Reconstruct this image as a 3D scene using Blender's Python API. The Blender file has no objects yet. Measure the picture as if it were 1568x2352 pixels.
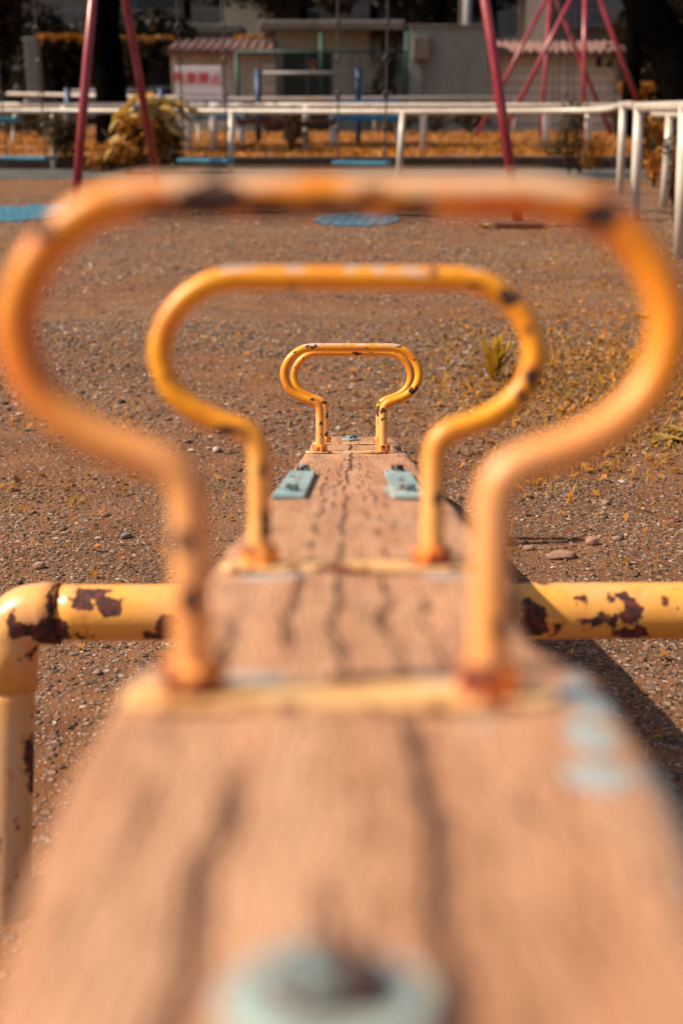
import bpy, bmesh, math, random
import numpy as np
from mathutils import Vector, Matrix, Euler
S = bpy.context.scene
C = S.collection
rnd = random.Random(7)
nr = np.random.default_rng(11)

# ------------------------------------------------------------------ camera, world, sun
F = 2700.0                      # focal length in px of a 1568 x 2352 frame
CAM_H = 0.95
TH = math.atan2(1176 - 235, F)  # pitch down
c_, s_ = math.cos(TH), math.sin(TH)
CAM = Vector((0, 0, CAM_H))
R_, U_, D_ = Vector((1, 0, 0)), Vector((0, s_, c_)), Vector((0, c_, -s_))
cam = bpy.data.cameras.new('camera')
co = bpy.data.objects.new('camera', cam); C.objects.link(co)
co.location = CAM
co.rotation_euler = (math.pi / 2 - TH, 0, 0)
cam.sensor_fit = 'VERTICAL'; cam.sensor_height = 36.0; cam.sensor_width = 24.0
cam.lens = 36.0 * F / 2352.0
cam.clip_start = 0.02; cam.clip_end = 500
cam.dof.use_dof = True
cam.dof.focus_distance = 2.42
cam.dof.aperture_fstop = 3.25
cam.dof.aperture_blades = 0
S.camera = co

SUN_EL, SUN_SX, SUN_SY = 43.0, 0.98, 0.05      # shadow runs to +x and a little to +y
w = bpy.data.worlds.new('World'); S.world = w; w.use_nodes = True
wn = w.node_tree.nodes; wl = w.node_tree.links
bg = wn['Background']; bg.inputs['Strength'].default_value = 0.072
sky = wn.new('ShaderNodeTexSky'); sky.sky_type = 'NISHITA'; sky.sun_disc = False
az = math.atan2(-SUN_SX, -SUN_SY)              # direction towards the sun, from +y clockwise
SUN_EL = math.degrees(math.atan2(1, math.hypot(SUN_SX, SUN_SY)))
sky.sun_elevation = math.radians(SUN_EL); sky.sun_rotation = az
sky.air_density = 1.0; sky.dust_density = 3.5; sky.ozone_density = 0.4
wl.new(sky.outputs[0], bg.inputs[0])
sun = bpy.data.lights.new('sun', 'SUN'); sun.energy = 4.6; sun.angle = math.radians(0.6)
sun.color = (1.0, 0.86, 0.68)
so = bpy.data.objects.new('sun', sun); C.objects.link(so)
so.rotation_euler = Vector((SUN_SX, SUN_SY, -1)).to_track_quat('-Z', 'Y').to_euler()
S.view_settings.view_transform = 'Standard'; S.view_settings.look = 'None'
S.view_settings.exposure = 0.49; S.view_settings.gamma = 1.0

# ------------------------------------------------------------------ helpers
def ray(px, py):
    return (R_ * (px - 784) + U_ * (1176 - py) + D_ * F) / F
def gp(px, py, z=0.0):
    r = ray(px, py); t = (z - CAM_H) / r.z
    return CAM + r * t
def at(px, py, Y):
    r = ray(px, py); return CAM + r * (Y / r.y)

class MB:
    def __init__(s): s.v = []; s.f = []
    def add(s, vs, fs):
        b = len(s.v); s.v += [tuple(v) for v in vs]; s.f += [tuple(i + b for i in f) for f in fs]; return s
    def box(s, x0, x1, y0, y1, z0, z1, M=None):
        vs = [Vector((x, y, z)) for z in (z0, z1) for y in (y0, y1) for x in (x0, x1)]
        if M is not None: vs = [M @ v for v in vs]
        return s.add(vs, [(0, 2, 3, 1), (4, 5, 7, 6), (0, 1, 5, 4), (2, 6, 7, 3), (1, 3, 7, 5), (0, 4, 6, 2)])
    def bbox(s, x0, x1, y0, y1, z0, z1, b=0.004, M=None):
        """box with chamfered edges"""
        bm = bmesh.new(); bmesh.ops.create_cube(bm, size=1)
        for v in bm.verts:
            v.co = Vector(((x0 + x1) / 2 + v.co.x * (x1 - x0), (y0 + y1) / 2 + v.co.y * (y1 - y0), (z0 + z1) / 2 + v.co.z * (z1 - z0)))
        bmesh.ops.bevel(bm, geom=list(bm.edges), offset=b, segments=2, affect='EDGES', profile=0.5)
        bm.verts.ensure_lookup_table()
        vs = [(M @ v.co if M is not None else v.co) for v in bm.verts]
        s.add(vs, [[v.index for v in f.verts] for f in bm.faces]); bm.free(); return s
    def tube(s, pts, r, n=16, caps=True, up=None):
        pts = [Vector(p) for p in pts]
        rs = r if isinstance(r, (list, tuple)) else [r] * len(pts)
        prev = None; rings = []
        for i, p in enumerate(pts):
            a = pts[max(i - 1, 0)]; b = pts[min(i + 1, len(pts) - 1)]
            t = (b - a).normalized()
            if prev is None:
                x = t.orthogonal().normalized()
            else:
                x = (prev - t * prev.dot(t))
                x = x.normalized() if x.length > 1e-6 else t.orthogonal().normalized()
            prev = x; y = t.cross(x)
            rings.append([p + (x * math.cos(2 * math.pi * k / n) + y * math.sin(2 * math.pi * k / n)) * rs[i] for k in range(n)])
        vs = [v for rg in rings for v in rg]; fs = []
        for i in range(len(pts) - 1):
            for k in range(n):
                k2 = (k + 1) % n
                fs.append((i * n + k, i * n + k2, (i + 1) * n + k2, (i + 1) * n + k))
        if caps:
            fs.append(tuple(reversed(range(n)))); fs.append(tuple(range((len(pts) - 1) * n, len(pts) * n)))
        return s.add(vs, fs)
    def prism(s, poly, z0, z1, M=None, cham=0.0):
        n = len(poly)
        cx = sum(p[0] for p in poly) / n; cy = sum(p[1] for p in poly) / n
        lv = [(z0, 1.0), (z1 - cham, 1.0)]
        if cham > 0:
            rr = max(math.hypot(p[0] - cx, p[1] - cy) for p in poly); lv.append((z1, 1 - cham / rr))
        vs = []
        for z, k in lv:
            vs += [Vector((cx + (p[0] - cx) * k, cy + (p[1] - cy) * k, z)) for p in poly]
        if M is not None: vs = [M @ v for v in vs]
        fs = [tuple(reversed(range(n))), tuple(range((len(lv) - 1) * n, len(lv) * n))]
        for l in range(len(lv) - 1):
            for k in range(n):
                k2 = (k + 1) % n
                fs.append((l * n + k, l * n + k2, (l + 1) * n + k2, (l + 1) * n + k))
        return s.add(vs, fs)
    def build(s, name, mat, parent=None, smooth=False, local=False):
        me = bpy.data.meshes.new(name)
        o0 = Vector((0, 0, 0)) if (parent is None or local) else WO[parent.name]
        me.from_pydata([tuple(Vector(v) - o0) for v in s.v], [], s.f)
        me.materials.append(mat)
        if smooth:
            me.polygons.foreach_set('use_smooth', [len(p.vertices) == 4 for p in me.polygons]); me.update()
        o = bpy.data.objects.new(name, me); C.objects.link(o)
        if parent is not None: o.parent = parent
        WO[o.name] = o0
        return o
WO = {}
def lattice(xs, zs, w_, y0, y1):
    """one connected frame: bars of width w_ centred on xs and zs"""
    gx = sorted([x - w_ / 2 for x in xs] + [x + w_ / 2 for x in xs]); gz = sorted([z - w_ / 2 for z in zs] + [z + w_ / 2 for z in zs])
    nx, nz = len(gx), len(gz); m = MB()
    m.v = [(x, y, z) for y in (y0, y1) for z in gz for x in gx]
    I = lambda a, i, j: a * nx * nz + j * nx + i
    full = lambda i, j: 0 <= i < nx - 1 and 0 <= j < nz - 1 and (i % 2 == 0 or j % 2 == 0)
    for j in range(nz - 1):
        for i in range(nx - 1):
            if not full(i, j): continue
            m.f.append((I(0, i, j), I(0, i + 1, j), I(0, i + 1, j + 1), I(0, i, j + 1))); m.f.append((I(1, i, j + 1), I(1, i + 1, j + 1), I(1, i + 1, j), I(1, i, j)))
            if not full(i - 1, j): m.f.append((I(0, i, j), I(0, i, j + 1), I(1, i, j + 1), I(1, i, j)))
            if not full(i + 1, j): m.f.append((I(0, i + 1, j + 1), I(0, i + 1, j), I(1, i + 1, j), I(1, i + 1, j + 1)))
            if not full(i, j - 1): m.f.append((I(0, i + 1, j), I(0, i, j), I(1, i, j), I(1, i + 1, j)))
            if not full(i, j + 1): m.f.append((I(0, i, j + 1), I(0, i + 1, j + 1), I(1, i + 1, j + 1), I(1, i, j + 1)))
    return m
def tag(o, label=None, cat=None, group=None, kind=None):
    if label: o['label'] = label
    if cat: o['category'] = cat
    if group: o['group'] = group
    if kind: o['kind'] = kind
    return o
def thing(name, label, cat, loc, group=None):
    o = bpy.data.objects.new(name, None); o.empty_display_size = 0.1; C.objects.link(o)
    o.location = loc; WO[o.name] = Vector(loc)
    return tag(o, label, cat, group)
def copy_tree(o, parent=None):
    c = o.copy(); C.objects.link(c)
    if parent is not None: c.parent = parent
    for ch in [k for k in S.objects if k.parent == o]: copy_tree(ch, c)
    return c
def np_mesh(name, V, Fq, mat, smooth=False):
    """V (n,3), Fq (m,k) all same size"""
    me = bpy.data.meshes.new(name)
    m, k = Fq.shape
    me.vertices.add(len(V)); me.vertices.foreach_set('co', V.astype(np.float32).ravel())
    me.loops.add(m * k); me.loops.foreach_set('vertex_index', Fq.astype(np.int32).ravel())
    me.polygons.add(m); me.polygons.foreach_set('loop_start', np.arange(0, m * k, k, dtype=np.int32))
    if smooth: me.polygons.foreach_set('use_smooth', np.ones(m, bool))
    me.update(calc_edges=True)
    me.materials.append(mat)
    o = bpy.data.objects.new(name, me); C.objects.link(o); WO[o.name] = Vector((0, 0, 0))
    return o
def catmull(P, n=8, closed=False):
    P = [Vector(p) for p in P]; out = []
    for i in range(len(P) - 1):
        p0 = P[max(i - 1, 0)]; p1 = P[i]; p2 = P[i + 1]; p3 = P[min(i + 2, len(P) - 1)]
        for k in range(n):
            t = k / n
            out.append(0.5 * ((2 * p1) + (p2 - p0) * t + (2 * p0 - 5 * p1 + 4 * p2 - p3) * t * t + (3 * p1 - p0 - 3 * p2 + p3) * t ** 3))
    out.append(P[-1]); return out

# ------------------------------------------------------------------ material toolkit
class NT:
    def __init__(s, name):
        s.m = bpy.data.materials.new(name); s.m.use_nodes = True
        s.t = s.m.node_tree; s.b = s.t.nodes['Principled BSDF']
    def nd(s, typ, ins=None, **props):
        n = s.t.nodes.new(typ)
        for k, v in props.items(): setattr(n, k, v)
        for k, v in (ins or {}).items(): s.put(n.inputs[k], v)
        return n
    def put(s, inp, v):
        if isinstance(v, bpy.types.NodeSocket): s.t.links.new(v, inp)
        elif isinstance(v, (tuple, list)) and len(v) == 3 and inp.type == 'RGBA': inp.default_value = (*v, 1)
        else: inp.default_value = v
    def math(s, op, a, b=0.0, c=0.0, clamp=False):
        return s.nd('ShaderNodeMath', {0: a, 1: b, 2: c}, operation=op, use_clamp=clamp).outputs[0]
    def mr(s, v, a, b, c=0.0, d=1.0, smooth=True):
        return s.nd('ShaderNodeMapRange', {0: v, 1: a, 2: b, 3: c, 4: d}, interpolation_type='SMOOTHSTEP' if smooth else 'LINEAR').outputs[0]
    def mix(s, f, a, b, mode='MIX'):
        n = s.t.nodes.new('ShaderNodeMix'); n.data_type = 'RGBA'; n.blend_type = mode
        s.put(n.inputs[0], f); s.put(n.inputs[6], a); s.put(n.inputs[7], b); return n.outputs[2]
    def noise(s, vec, scale, detail=3.0, rough=0.55, dist=0.0, color=False):
        n = s.nd('ShaderNodeTexNoise', {'Scale': scale, 'Detail': detail, 'Roughness': rough, 'Distortion': dist})
        if vec is not None: s.put(n.inputs['Vector'], vec)
        return n.outputs['Color' if color else 'Fac']
    def vor(s, vec, scale, out='Distance', feature='F1', rand=1.0):
        n = s.nd('ShaderNodeTexVoronoi', {'Scale': scale, 'Randomness': rand}, feature=feature)
        if vec is not None: s.put(n.inputs['Vector'], vec)
        return n.outputs[out]
    def obj(s): return s.nd('ShaderNodeTexCoord').outputs['Object']
    def pos(s): return s.nd('ShaderNodeNewGeometry').outputs['Position']
    def vscale(s, v, sc, off=(0, 0, 0)):
        return s.nd('ShaderNodeMapping', {'Vector': v, 'Scale': sc, 'Location': off}).outputs[0]
    def vadd(s, a, b): return s.nd('ShaderNodeVectorMath', {0: a, 1: b}, operation='ADD').outputs[0]
    def xyz(s, v): return s.nd('ShaderNodeSeparateXYZ', {0: v}).outputs
    def comb(s, x, y, z): return s.nd('ShaderNodeCombineXYZ', {0: x, 1: y, 2: z}).outputs[0]
    def ramp(s, f, stops):
        n = s.nd('ShaderNodeValToRGB', {0: f}); e = n.color_ramp.elements
        while len(e) < len(stops): e.new(0.5)
        for i, (p, col) in enumerate(stops): e[i].position = p; e[i].color = (*col, 1)
        return n.outputs[0]
    def bump(s, h, strength, dist, normal=None):
        n = s.nd('ShaderNodeBump', {'Height': h, 'Strength': strength, 'Distance': dist})
        if normal is not None: s.put(n.inputs['Normal'], normal)
        return n.outputs[0]
    def done(s, color, rough=0.6, normal=None, metal=0.0, spec=0.5):
        s.put(s.b.inputs['Base Color'], color); s.put(s.b.inputs['Roughness'], rough)
        s.put(s.b.inputs['Metallic'], metal); s.put(s.b.inputs['Specular IOR Level'], spec)
        if normal is not None: s.put(s.b.inputs['Normal'], normal)
        return s.m

def painted(name, col, col2, chip_scale, chip_thr, rust=((0.035, 0.014, 0.010), (0.16, 0.035, 0.015)), under=None, under_thr=0.62, rough=0.3, dirt=0.25, spots=(), fade=None, top=None, topcol=(0.52, 0.47, 0.44), topthr=.56):
    """old paint: two tones of the paint, flaked patches down to rust, optional primer scuffs"""
    t = NT(name); p = t.obj()
    r = t.nd('ShaderNodeObjectInfo').outputs['Random']
    off = t.comb(t.math('MULTIPLY', r, 37.0), t.math('MULTIPLY', r, 91.0), t.math('MULTIPLY', r, 53.0))
    q = t.vadd(p, off)
    base = t.mix(t.mr(t.noise(q, chip_scale * 0.35, 3), 0.38, 0.66), col, col2)
    dn = t.noise(q, chip_scale * 1.5, 5, 0.65)
    base = t.mix(t.mr(dn, 0.52, 0.8, 0, dirt), base, tuple(x * 0.45 for x in col2))
    n1 = t.noise(q, chip_scale, 4, 0.55, 0.3); n2 = t.noise(q, chip_scale * 0.28, 2)
    n = t.math('ADD', t.math('MULTIPLY', n1, 0.72), t.math('MULTIPLY', n2, 0.28))
    if spots:
        jv = t.nd('ShaderNodeVectorMath', {0: t.noise(q, chip_scale * 1.6, 4, 0.7, color=True), 1: (-0.5, -0.5, -0.5)}, operation='ADD').outputs[0]
        jv = t.nd('ShaderNodeVectorMath', {0: jv, 'Scale': 1.15 / chip_scale}, operation='SCALE').outputs[0]
        ps = t.vadd(p, jv)
    for (sx, sy_, sz, rx, rz, amt) in spots:
        vv = t.nd('ShaderNodeVectorMath', {0: t.vscale(ps, (1 / rx, 1 / max(rx, rz), 1 / rz), (-sx / rx, -sy_ / max(rx, rz), -sz / rz))}, operation='LENGTH').outputs['Value']
        n = t.math('ADD', n, t.mr(vv, 0.3, 1.5, amt * .95, 0))
    n = t.math('MAXIMUM', n, t.math('ADD', t.noise(t.vadd(q, (5.0, 2.0, 9.0)), chip_scale * 2.6, 3, 0.6), chip_thr - 0.735))
    chip = t.mr(n, chip_thr, chip_thr + 0.008)
    halo = t.mr(n, chip_thr - 0.035, chip_thr + 0.004)
    rn = t.noise(q, chip_scale * 3.5, 4, 0.7)
    rustc = t.mix(t.mr(rn, 0.42, 0.66), rust[0], rust[1])
    if fade:
        z = t.xyz(p)[2]
        base = t.mix(t.math('MULTIPLY', t.mr(t.math('ADD', z, t.math('MULTIPLY', t.noise(q, 14, 3), 0.05)), fade[0], fade[1], 1, 0), t.mr(t.noise(q, 30, 3), 0.25, 0.6, 0.55, 1.0)), base, fade[2])
    st_ = t.mr(t.noise(t.vscale(q, (3.2, 3.2, 0.45)), chip_scale * .9, 4, 0.7), 0.56, 0.74, 0, dirt * 1.3)
    base = t.mix(st_, base, (0.55, 0.17, 0.025) if col[0] > .8 else tuple(x * .5 for x in col2))
    out = base
    if top:
        z = t.xyz(p)[2]; tn = t.noise(t.vscale(q, (0.35, 1, 1)), 110, 5, 0.7)
        out = t.mix(t.mr(t.math('ADD', tn, t.mr(z, top[0], top[1], -0.2, 0.12)), topthr, topthr + .06, 0, 0.85), out, topcol)
    if under:
        un = t.noise(t.vadd(q, (3.1, 7.7, 1.3)), chip_scale * 1.1, 5, 0.68)
        out = t.mix(t.mr(un, under_thr, under_thr + 0.03), out, under)
    out = t.mix(t.math('MULTIPLY', halo, 0.4), out, tuple(a * 0.5 for a in (0.5, 0.12, 0.02)))
    out = t.mix(chip, out, rustc)
    nm = t.bump(t.math('MULTIPLY', chip, -1.0), 0.6, 0.0008)
    nm = t.bump(t.noise(q, chip_scale * 1.6, 5, .65), 0.4, 0.0016, nm)
    ro = t.mr(chip, 0, 1, rough, 0.85)
    return t.done(out, ro, nm)

def plain(name, col, rough=0.7, var=0.25, scale=6.0, bump=0.0, spec=0.4):
    t = NT(name); p = t.obj()
    n = t.noise(p, scale, 5, 0.62)
    c = t.mix(t.mr(n, 0.3, 0.72), tuple(x * (1 - var) for x in col), tuple(min(1, x * (1 + var * 0.6)) for x in col))
    nm = t.bump(n, 0.4, bump) if bump else None
    return t.done(c, rough, nm, spec=spec)

def leafmat(name, cols, trans=0.25):
    t = NT(name)
    r = t.nd('ShaderNodeNewGeometry').outputs['Random Per Island']
    st = [(i / max(1, len(cols) - 1), c) for i, c in enumerate(cols)]
    col = t.ramp(r, st)
    col = t.mix(t.mr(t.noise(t.pos(), 1.3, 2), 0.35, 0.65), col, t.mix(0.5, col, cols[0]))
    t.done(col, 0.6, spec=0.3)
    tr = t.nd('ShaderNodeBsdfTranslucent', {'Color': col})
    mx = t.nd('ShaderNodeMixShader', {0: trans, 1: t.b.outputs[0], 2: tr.outputs[0]})
    out = [n for n in t.t.nodes if n.type == 'OUTPUT_MATERIAL'][0]
    t.t.links.new(mx.outputs[0], out.inputs[0])
    return t.m

M = {}
YEL, YEL2 = (0.90, 0.355, 0.010), (0.84, 0.27, 0.018)
HC = [((0.88, 0.30, 0.012), (0.82, 0.20, 0.02)), (YEL, YEL2), (YEL, YEL2), (YEL, YEL2)]
u_ = 0.29 / 1268.0
def sp(L): return [(x * u_, -.0085, z * u_, rx * u_, rz * u_, a) for x, z, rx, rz, a in L]
SPOTS = [sp([(-230, 925, 60, 34, .33), (-120, 915, 70, 16, .35), (0, 915, 60, 14, .3), (60, 945, 30, 14, .28), (470, 905, 50, 30, .32), (-292, 308, 22, 26, .3), (-280, 200, 22, 26, .3), (300, 151, 24, 28, .3), (-540, 880, 34, 24, .3), (-330, 905, 40, 16, .3), (130, 910, 60, 14, .2)]),
         sp([(517, 880, 52, 26, .32), (576, 769, 20, 20, .3), (584, 625, 24, 40, .32), (417, 915, 34, 12, .28), (-262, 160, 16, 60, .3), (-387, 450, 44, 16, .3), (296, 235, 22, 22, .28), (-167, 905, 24, 12, .25), (250, 905, 30, 10, .2), (-268, 330, 14, 26, .25)]),
         sp([(-393, 945, 36, 15, .32), (-325, 947, 15, 12, .3), (540, 560, 34, 36, .3), (582, 585, 14, 20, .25), (553, 830, 12, 20, .3), (-343, 477, 20, 16, .3), (-262, 265, 18, 24, .3), (420, 950, 60, 9, .3), (270, 372, 24, 18, .3), (280, 300, 12, 20, .2), (-500, 900, 26, 12, .22), (-268, 440, 12, 20, .25), (130, 935, 10, 8, .2)]),
         sp([(45, 930, 50, 10, .3), (190, 932, 50, 8, .25), (-500, 875, 18, 14, .3), (-590, 780, 12, 10, .25), (-560, 700, 14, 10, .25), (-262, 300, 18, 50, .3), (-290, 430, 40, 16, .3), (262, 350, 20, 60, .3), (276, 230, 12, 24, .2), (-270, 100, 18, 30, .3), (262, 440, 16, 20, .3)])]
PEACH = (0.86, 0.43, 0.13)
M['handles'] = [painted('yellow_handle_paint', HC[i][0], HC[i][1], 62.0, 0.64, rust=((.035, .02, .018), (.10, .035, .02)), under=(0.55, 0.50, 0.46), under_thr=0.70, spots=SPOTS[i], fade=((.11, .18, (.84, .39, .15)) if i == 0 else (.085, .14, PEACH)), top=(.205, .222),
    topcol=((.74, .48, .30) if i == 0 else (.52, .47, .44)), topthr=(.53, .60, .57, .57)[i], rough=.36, dirt=.35) for i in range(4)]
M['nut'] = painted('rusty_yellow_paint', (0.86, 0.33, 0.06), (0.78, 0.14, 0.02), 55.0, 0.53, rust=((.07, .02, .015), (.40, .07, .02)))
M['plate'] = painted('worn_yellow_strip', (0.90, 0.60, 0.30), (0.84, 0.46, 0.17), 50.0, 0.57, rust=((.09, .03, .02), (.42, .12, .04)))
PX0, PX1, PZ = -0.427, 1.20, 0.335
def pp(px, py, rx, rz, a, y=-.036):      # patches on the pipe, metres from the foot of the left leg
    return ((px - 784) / 2700 * 1.467 + .427, y + .06, .335 - (py - 1405) / 2700 * 1.46, rx / 1840, rz / 1840, a)
PSP = [pp(118, 1352, 9, 60, .35, -.02), pp(118, 1410, 9, 80, .35), pp(100, 1420, 60, 24, .30), pp(118, 1450, 40, 40, .30), pp(205, 1358, 50, 12, .34, -.03), pp(255, 1368, 26, 24, .34), pp(375, 1415, 24, 30, .3), pp(360, 1440, 40, 12, .28),
       pp(330, 1436, 16, 10, .25), pp(1218, 1375, 24, 36, .32), pp(1215, 1425, 34, 26, .32), pp(1335, 1358, 20, 12, .3, -.03), pp(1380, 1408, 44, 20, .34), pp(1425, 1352, 34, 14, .3, -.03), pp(1455, 1385, 26, 28, .32), pp(1450, 1440, 44, 18, .32), pp(1160, 1440, 30, 20, .3),
       pp(75, 1770, 22, 120, .34, -.02), pp(55, 1630, 8, 26, .28, -.05), pp(50, 1700, 8, 20, .26, -.05), pp(15, 1860, 24, 16, .3, -.07), pp(5, 1490, 14, 10, .28, -.05)]
M['pipe'] = painted('yellow_pipe_paint', (0.88, 0.41, 0.075), (0.84, 0.42, 0.18), 26.0, 0.618, dirt=.5,
                    rust=((0.04, 0.018, 0.014), (0.20, 0.04, 0.03)), under=(0.70, 0.30, 0.13), under_thr=0.70, spots=PSP, fade=(.22, .29, (.74, .42, .19)))
M['teal'] = painted('worn_teal_paint', (0.24, 0.38, 0.41), (0.42, 0.49, 0.44), 55.0, 0.575, rough=0.45)
M['bolt'] = painted('rusty_teal_bolt', (0.20, 0.34, 0.36), (0.24, 0.36, 0.34), 120.0, 0.50)
M['red'] = painted('crimson_tube_paint', (0.27, 0.022, 0.038), (0.32, 0.050, 0.060), 12.0, 0.66, dirt=0.35)
M['white'] = painted('white_rail_paint', (0.62, 0.55, 0.47), (0.52, 0.45, 0.38), 10.0, 0.66,
                     rust=((0.30, 0.12, 0.06), (0.45, 0.18, 0.08)), dirt=0.4)
M['blue'] = plain('blue_seat_paint', (0.035, 0.17, 0.25), 0.4)
M['bluepost'] = plain('blue_post_paint', (0.02, 0.06, 0.16), 0.4)
M['chain'] = plain('dull_chain_steel', (0.05, 0.04, 0.035), 0.45, spec=0.8)
M['greytube'] = plain('grey_tube', (0.32, 0.31, 0.30), 0.5)

# wood
def wood():
    t = NT('weathered_red_wood'); p = t.obj(); X, Y, Z = t.xyz(p)
    w1 = t.noise(t.vscale(p, (5, 7.0, 5)), 1.0, 2)
    w2 = t.noise(t.vscale(p, (16, 42.0, 9)), 1.0, 4, 0.7)
    xe = t.math('ADD', X, t.math('ADD', t.math('MULTIPLY', t.math('SUBTRACT', w1, 0.5), 0.026),
                                 t.math('MULTIPLY', t.math('SUBTRACT', w2, 0.5), 0.017)))
    # grain: growth rings seen on the flat, following the wander of the cracks
    gv = t.comb(xe, t.math('MULTIPLY', Y, 0.03), t.math('MULTIPLY', Z, 1.0))
    wv = t.nd('ShaderNodeTexWave', {'Vector': gv, 'Scale': 60.0, 'Distortion': 3.5, 'Detail': 3.0, 'Detail Scale': 1.2, 'Detail Roughness': 0.6},
              wave_type='BANDS', bands_direction='X').outputs['Fac']
    fine = t.noise(t.vscale(t.comb(xe, Y, Z), (900, 22, 900)), 1.0, 3, 0.6)
    broad = t.noise(t.vscale(t.comb(xe, Y, Z), (34, 1.8, 22)), 1.0, 4, 0.6)
    mott = t.noise(p, 9.0, 4)
    A, B = (0.68, 0.39, 0.235), (0.54, 0.255, 0.13)
    col = t.mix(t.mr(broad, 0.3, 0.7), A, B)
    col = t.mix(t.mr(mott, 0.35, 0.72, 0, 0.5), col, (0.66, 0.39, 0.24))
    col = t.mix(t.mr(wv, 0.05, 0.7, 0.55, 0.0), col, (0.30, 0.13, 0.07))
    col = t.mix(t.mr(fine, 0.35, 0.62, 0.28, 0.0), col, (0.25, 0.11, 0.065))
    # fine lengthwise splits
    for (fx, fy, wdt, msk) in ((62, 3.2, .010, .50), (120, 6.0, .014, .46), (190, 9.0, .016, .46), (330, 18.0, .022, .44)):
        sn = t.noise(t.vscale(t.comb(xe, Y, Z), (fx, fy, 3), (fx * .1, 0, 0)), 1.0, 2, 0.5)
        ln = t.mr(t.math('ABSOLUTE', t.math('SUBTRACT', sn, 0.5)), wdt * .4, wdt * 1.6, 1, 0)
        mk = t.mr(t.noise(t.vscale(p, (26, 5, 3), (fx, 3, 1)), 1.0, 3), msk, msk + .08)
        col = t.mix(t.math('MULTIPLY', t.math('MULTIPLY', ln, mk), 0.66), col, (0.15, 0.065, 0.035))
    col = t.mix(t.mr(t.noise(t.vscale(p, (14, 4, 3), (2, 9, 0)), 1.0, 4, .6), 0.55, 0.72, 0, 0.35), col, (0.36, 0.27, 0.20))
    brk = t.noise(t.vscale(p, (60, 13, 1)), 1.0, 3, 0.6)
    wid = t.mr(t.noise(t.vscale(p, (30, 20, 1), (4, 2, 0)), 1.0, 2), 0.3, 0.7, 0.35, 1.5, False)
    cr = None
    for (x0, y0, y1, wd, b) in CRACKS:
        d = t.math('ABSOLUTE', t.math('SUBTRACT', xe, x0))
        k = t.mr(t.math('DIVIDE', d, wid), wd * 0.35, wd, 1, 0)
        m = t.math('MULTIPLY', t.mr(Y, y0, y0 + 0.05), t.mr(Y, y1 - 0.05, y1, 1, 0))
        if b > 0: m = t.math('MULTIPLY', m, t.mr(brk, b, b + 0.06))
        k = t.math('MULTIPLY', k, m)
        cr = k if cr is None else t.math('MAXIMUM', cr, k)
    crc = t.mix(t.mr(Y, -1.0, 0.45), (0.15, 0.068, 0.04), (0.045, 0.02, 0.014))
    col = t.mix(t.math('MULTIPLY', cr, 0.9), col, crc)
    # remnants of pale teal paint along the edges and under the fittings
    ed = t.mr(t.math('ABSOLUTE', X), 0.082, 0.112)
    near = t.mr(Y, -1.0, -0.72, 1.0, 0.25)
    ed = t.math('MULTIPLY', ed, near)
    fit = None
    for (fx, fy, rx, ry, a) in STAINS:
        q = t.vscale(p, (1 / rx, 1 / ry, 0), (-fx / rx, -fy / ry, 0))
        l = t.nd('ShaderNodeVectorMath', {0: q}, operation='LENGTH').outputs['Value']
        k = t.mr(l, 0.35, 1.0, a, 0)
        fit = k if fit is None else t.math('MAXIMUM', fit, k)
    pn = t.noise(p, 38.0, 5, 0.62)
    lvl = t.math('ADD', pn, t.math('MULTIPLY', t.math('MAXIMUM', t.math('MULTIPLY', ed, 0.7), fit), 0.30))
    pm = t.mr(lvl, 0.72, 0.80)
    col = t.mix(t.math('MULTIPLY', pm, 0.75), col, t.mix(t.noise(p, 90, 3), (0.20, 0.36, 0.42), (0.44, 0.54, 0.55)))
    h = t.math('ADD', t.math('MULTIPLY', wv, 0.5), t.math('MULTIPLY', fine, 0.3))
    nm = t.bump(h, 0.8, 0.0016)
    nm = t.bump(t.math('MULTIPLY', cr, -1.0), 0.9, 0.004, nm)
    return t.done(col, 0.72, nm, spec=0.3)
CRACKS = [(0.001, 0.25, 1.62, .0046, 0), (-0.004, -0.80, 0.33, .0030, 0.40), (-0.017, -0.35, 0.72, .0020, 0.47), (-0.036, -0.25, 0.36, .0020, 0.48),
          (-0.031, -0.80, -0.15, .0026, 0.45), (0.017, -0.5, 0.68, .0018, 0.49), (0.031, -0.74, 0.30, .0022, 0.49), (0.047, -0.55, -0.1, .0020, 0.5),
          (-0.029, -1.06, -0.76, .0045, 0.38), (-0.003, -1.14, -0.76, .0042, 0.36), (0.026, -1.14, -0.76, .0042, 0.40), (-0.060, -1.14, -0.92, .0040, 0.40),
          (0.050, -1.10, -0.85, .0035, 0.45), (0.031, -1.52, -1.13, .0060, 0.30), (-0.034, -1.55, -1.20, .0070, 0.25), (0.002, -1.5, -1.2, .003, 0.5),
          (0.064, -1.4, -1.15, .003, 0.5), (-0.062, -1.45, -1.2, .003, 0.5), (0.013, 0.78, 1.3, .0015, 0.5), (-0.010, 0.4, 0.82, .0014, 0.5)]
STAINS = [(0.108, -1.12, .018, .05, 1.6), (0.098, -1.18, .014, .035, 1.5), (0.090, -1.225, .016, .022, 1.4), (0.116, -1.25, .012, .06, 1.7), (0.116, -1.33, .013, .06, 1.7), (0.110, -1.40, .013, .05, 1.7), (-0.055, -1.085, .05, .018, 1.1), (0.055, -1.08, .035, .018, 1.1),
          (-0.05, -0.79, .045, .02, 1.0), (0.075, -0.79, .04, .02, 1.0), (0.050, -0.1, .014, .16, 0.95), (-0.03, 0.75, .06, .03, 0.8),
          (0.0, 1.38, .04, .04, 1.1), (0.0, 0.80, .09, .02, 0.7), (-0.098, -1.08, .016, .05, 0.9), (0.0, -1.365, .035, .025, 1.0), (0.055, -1.155, .02, .010, 1.0)]
M['wood'] = wood()

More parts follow.
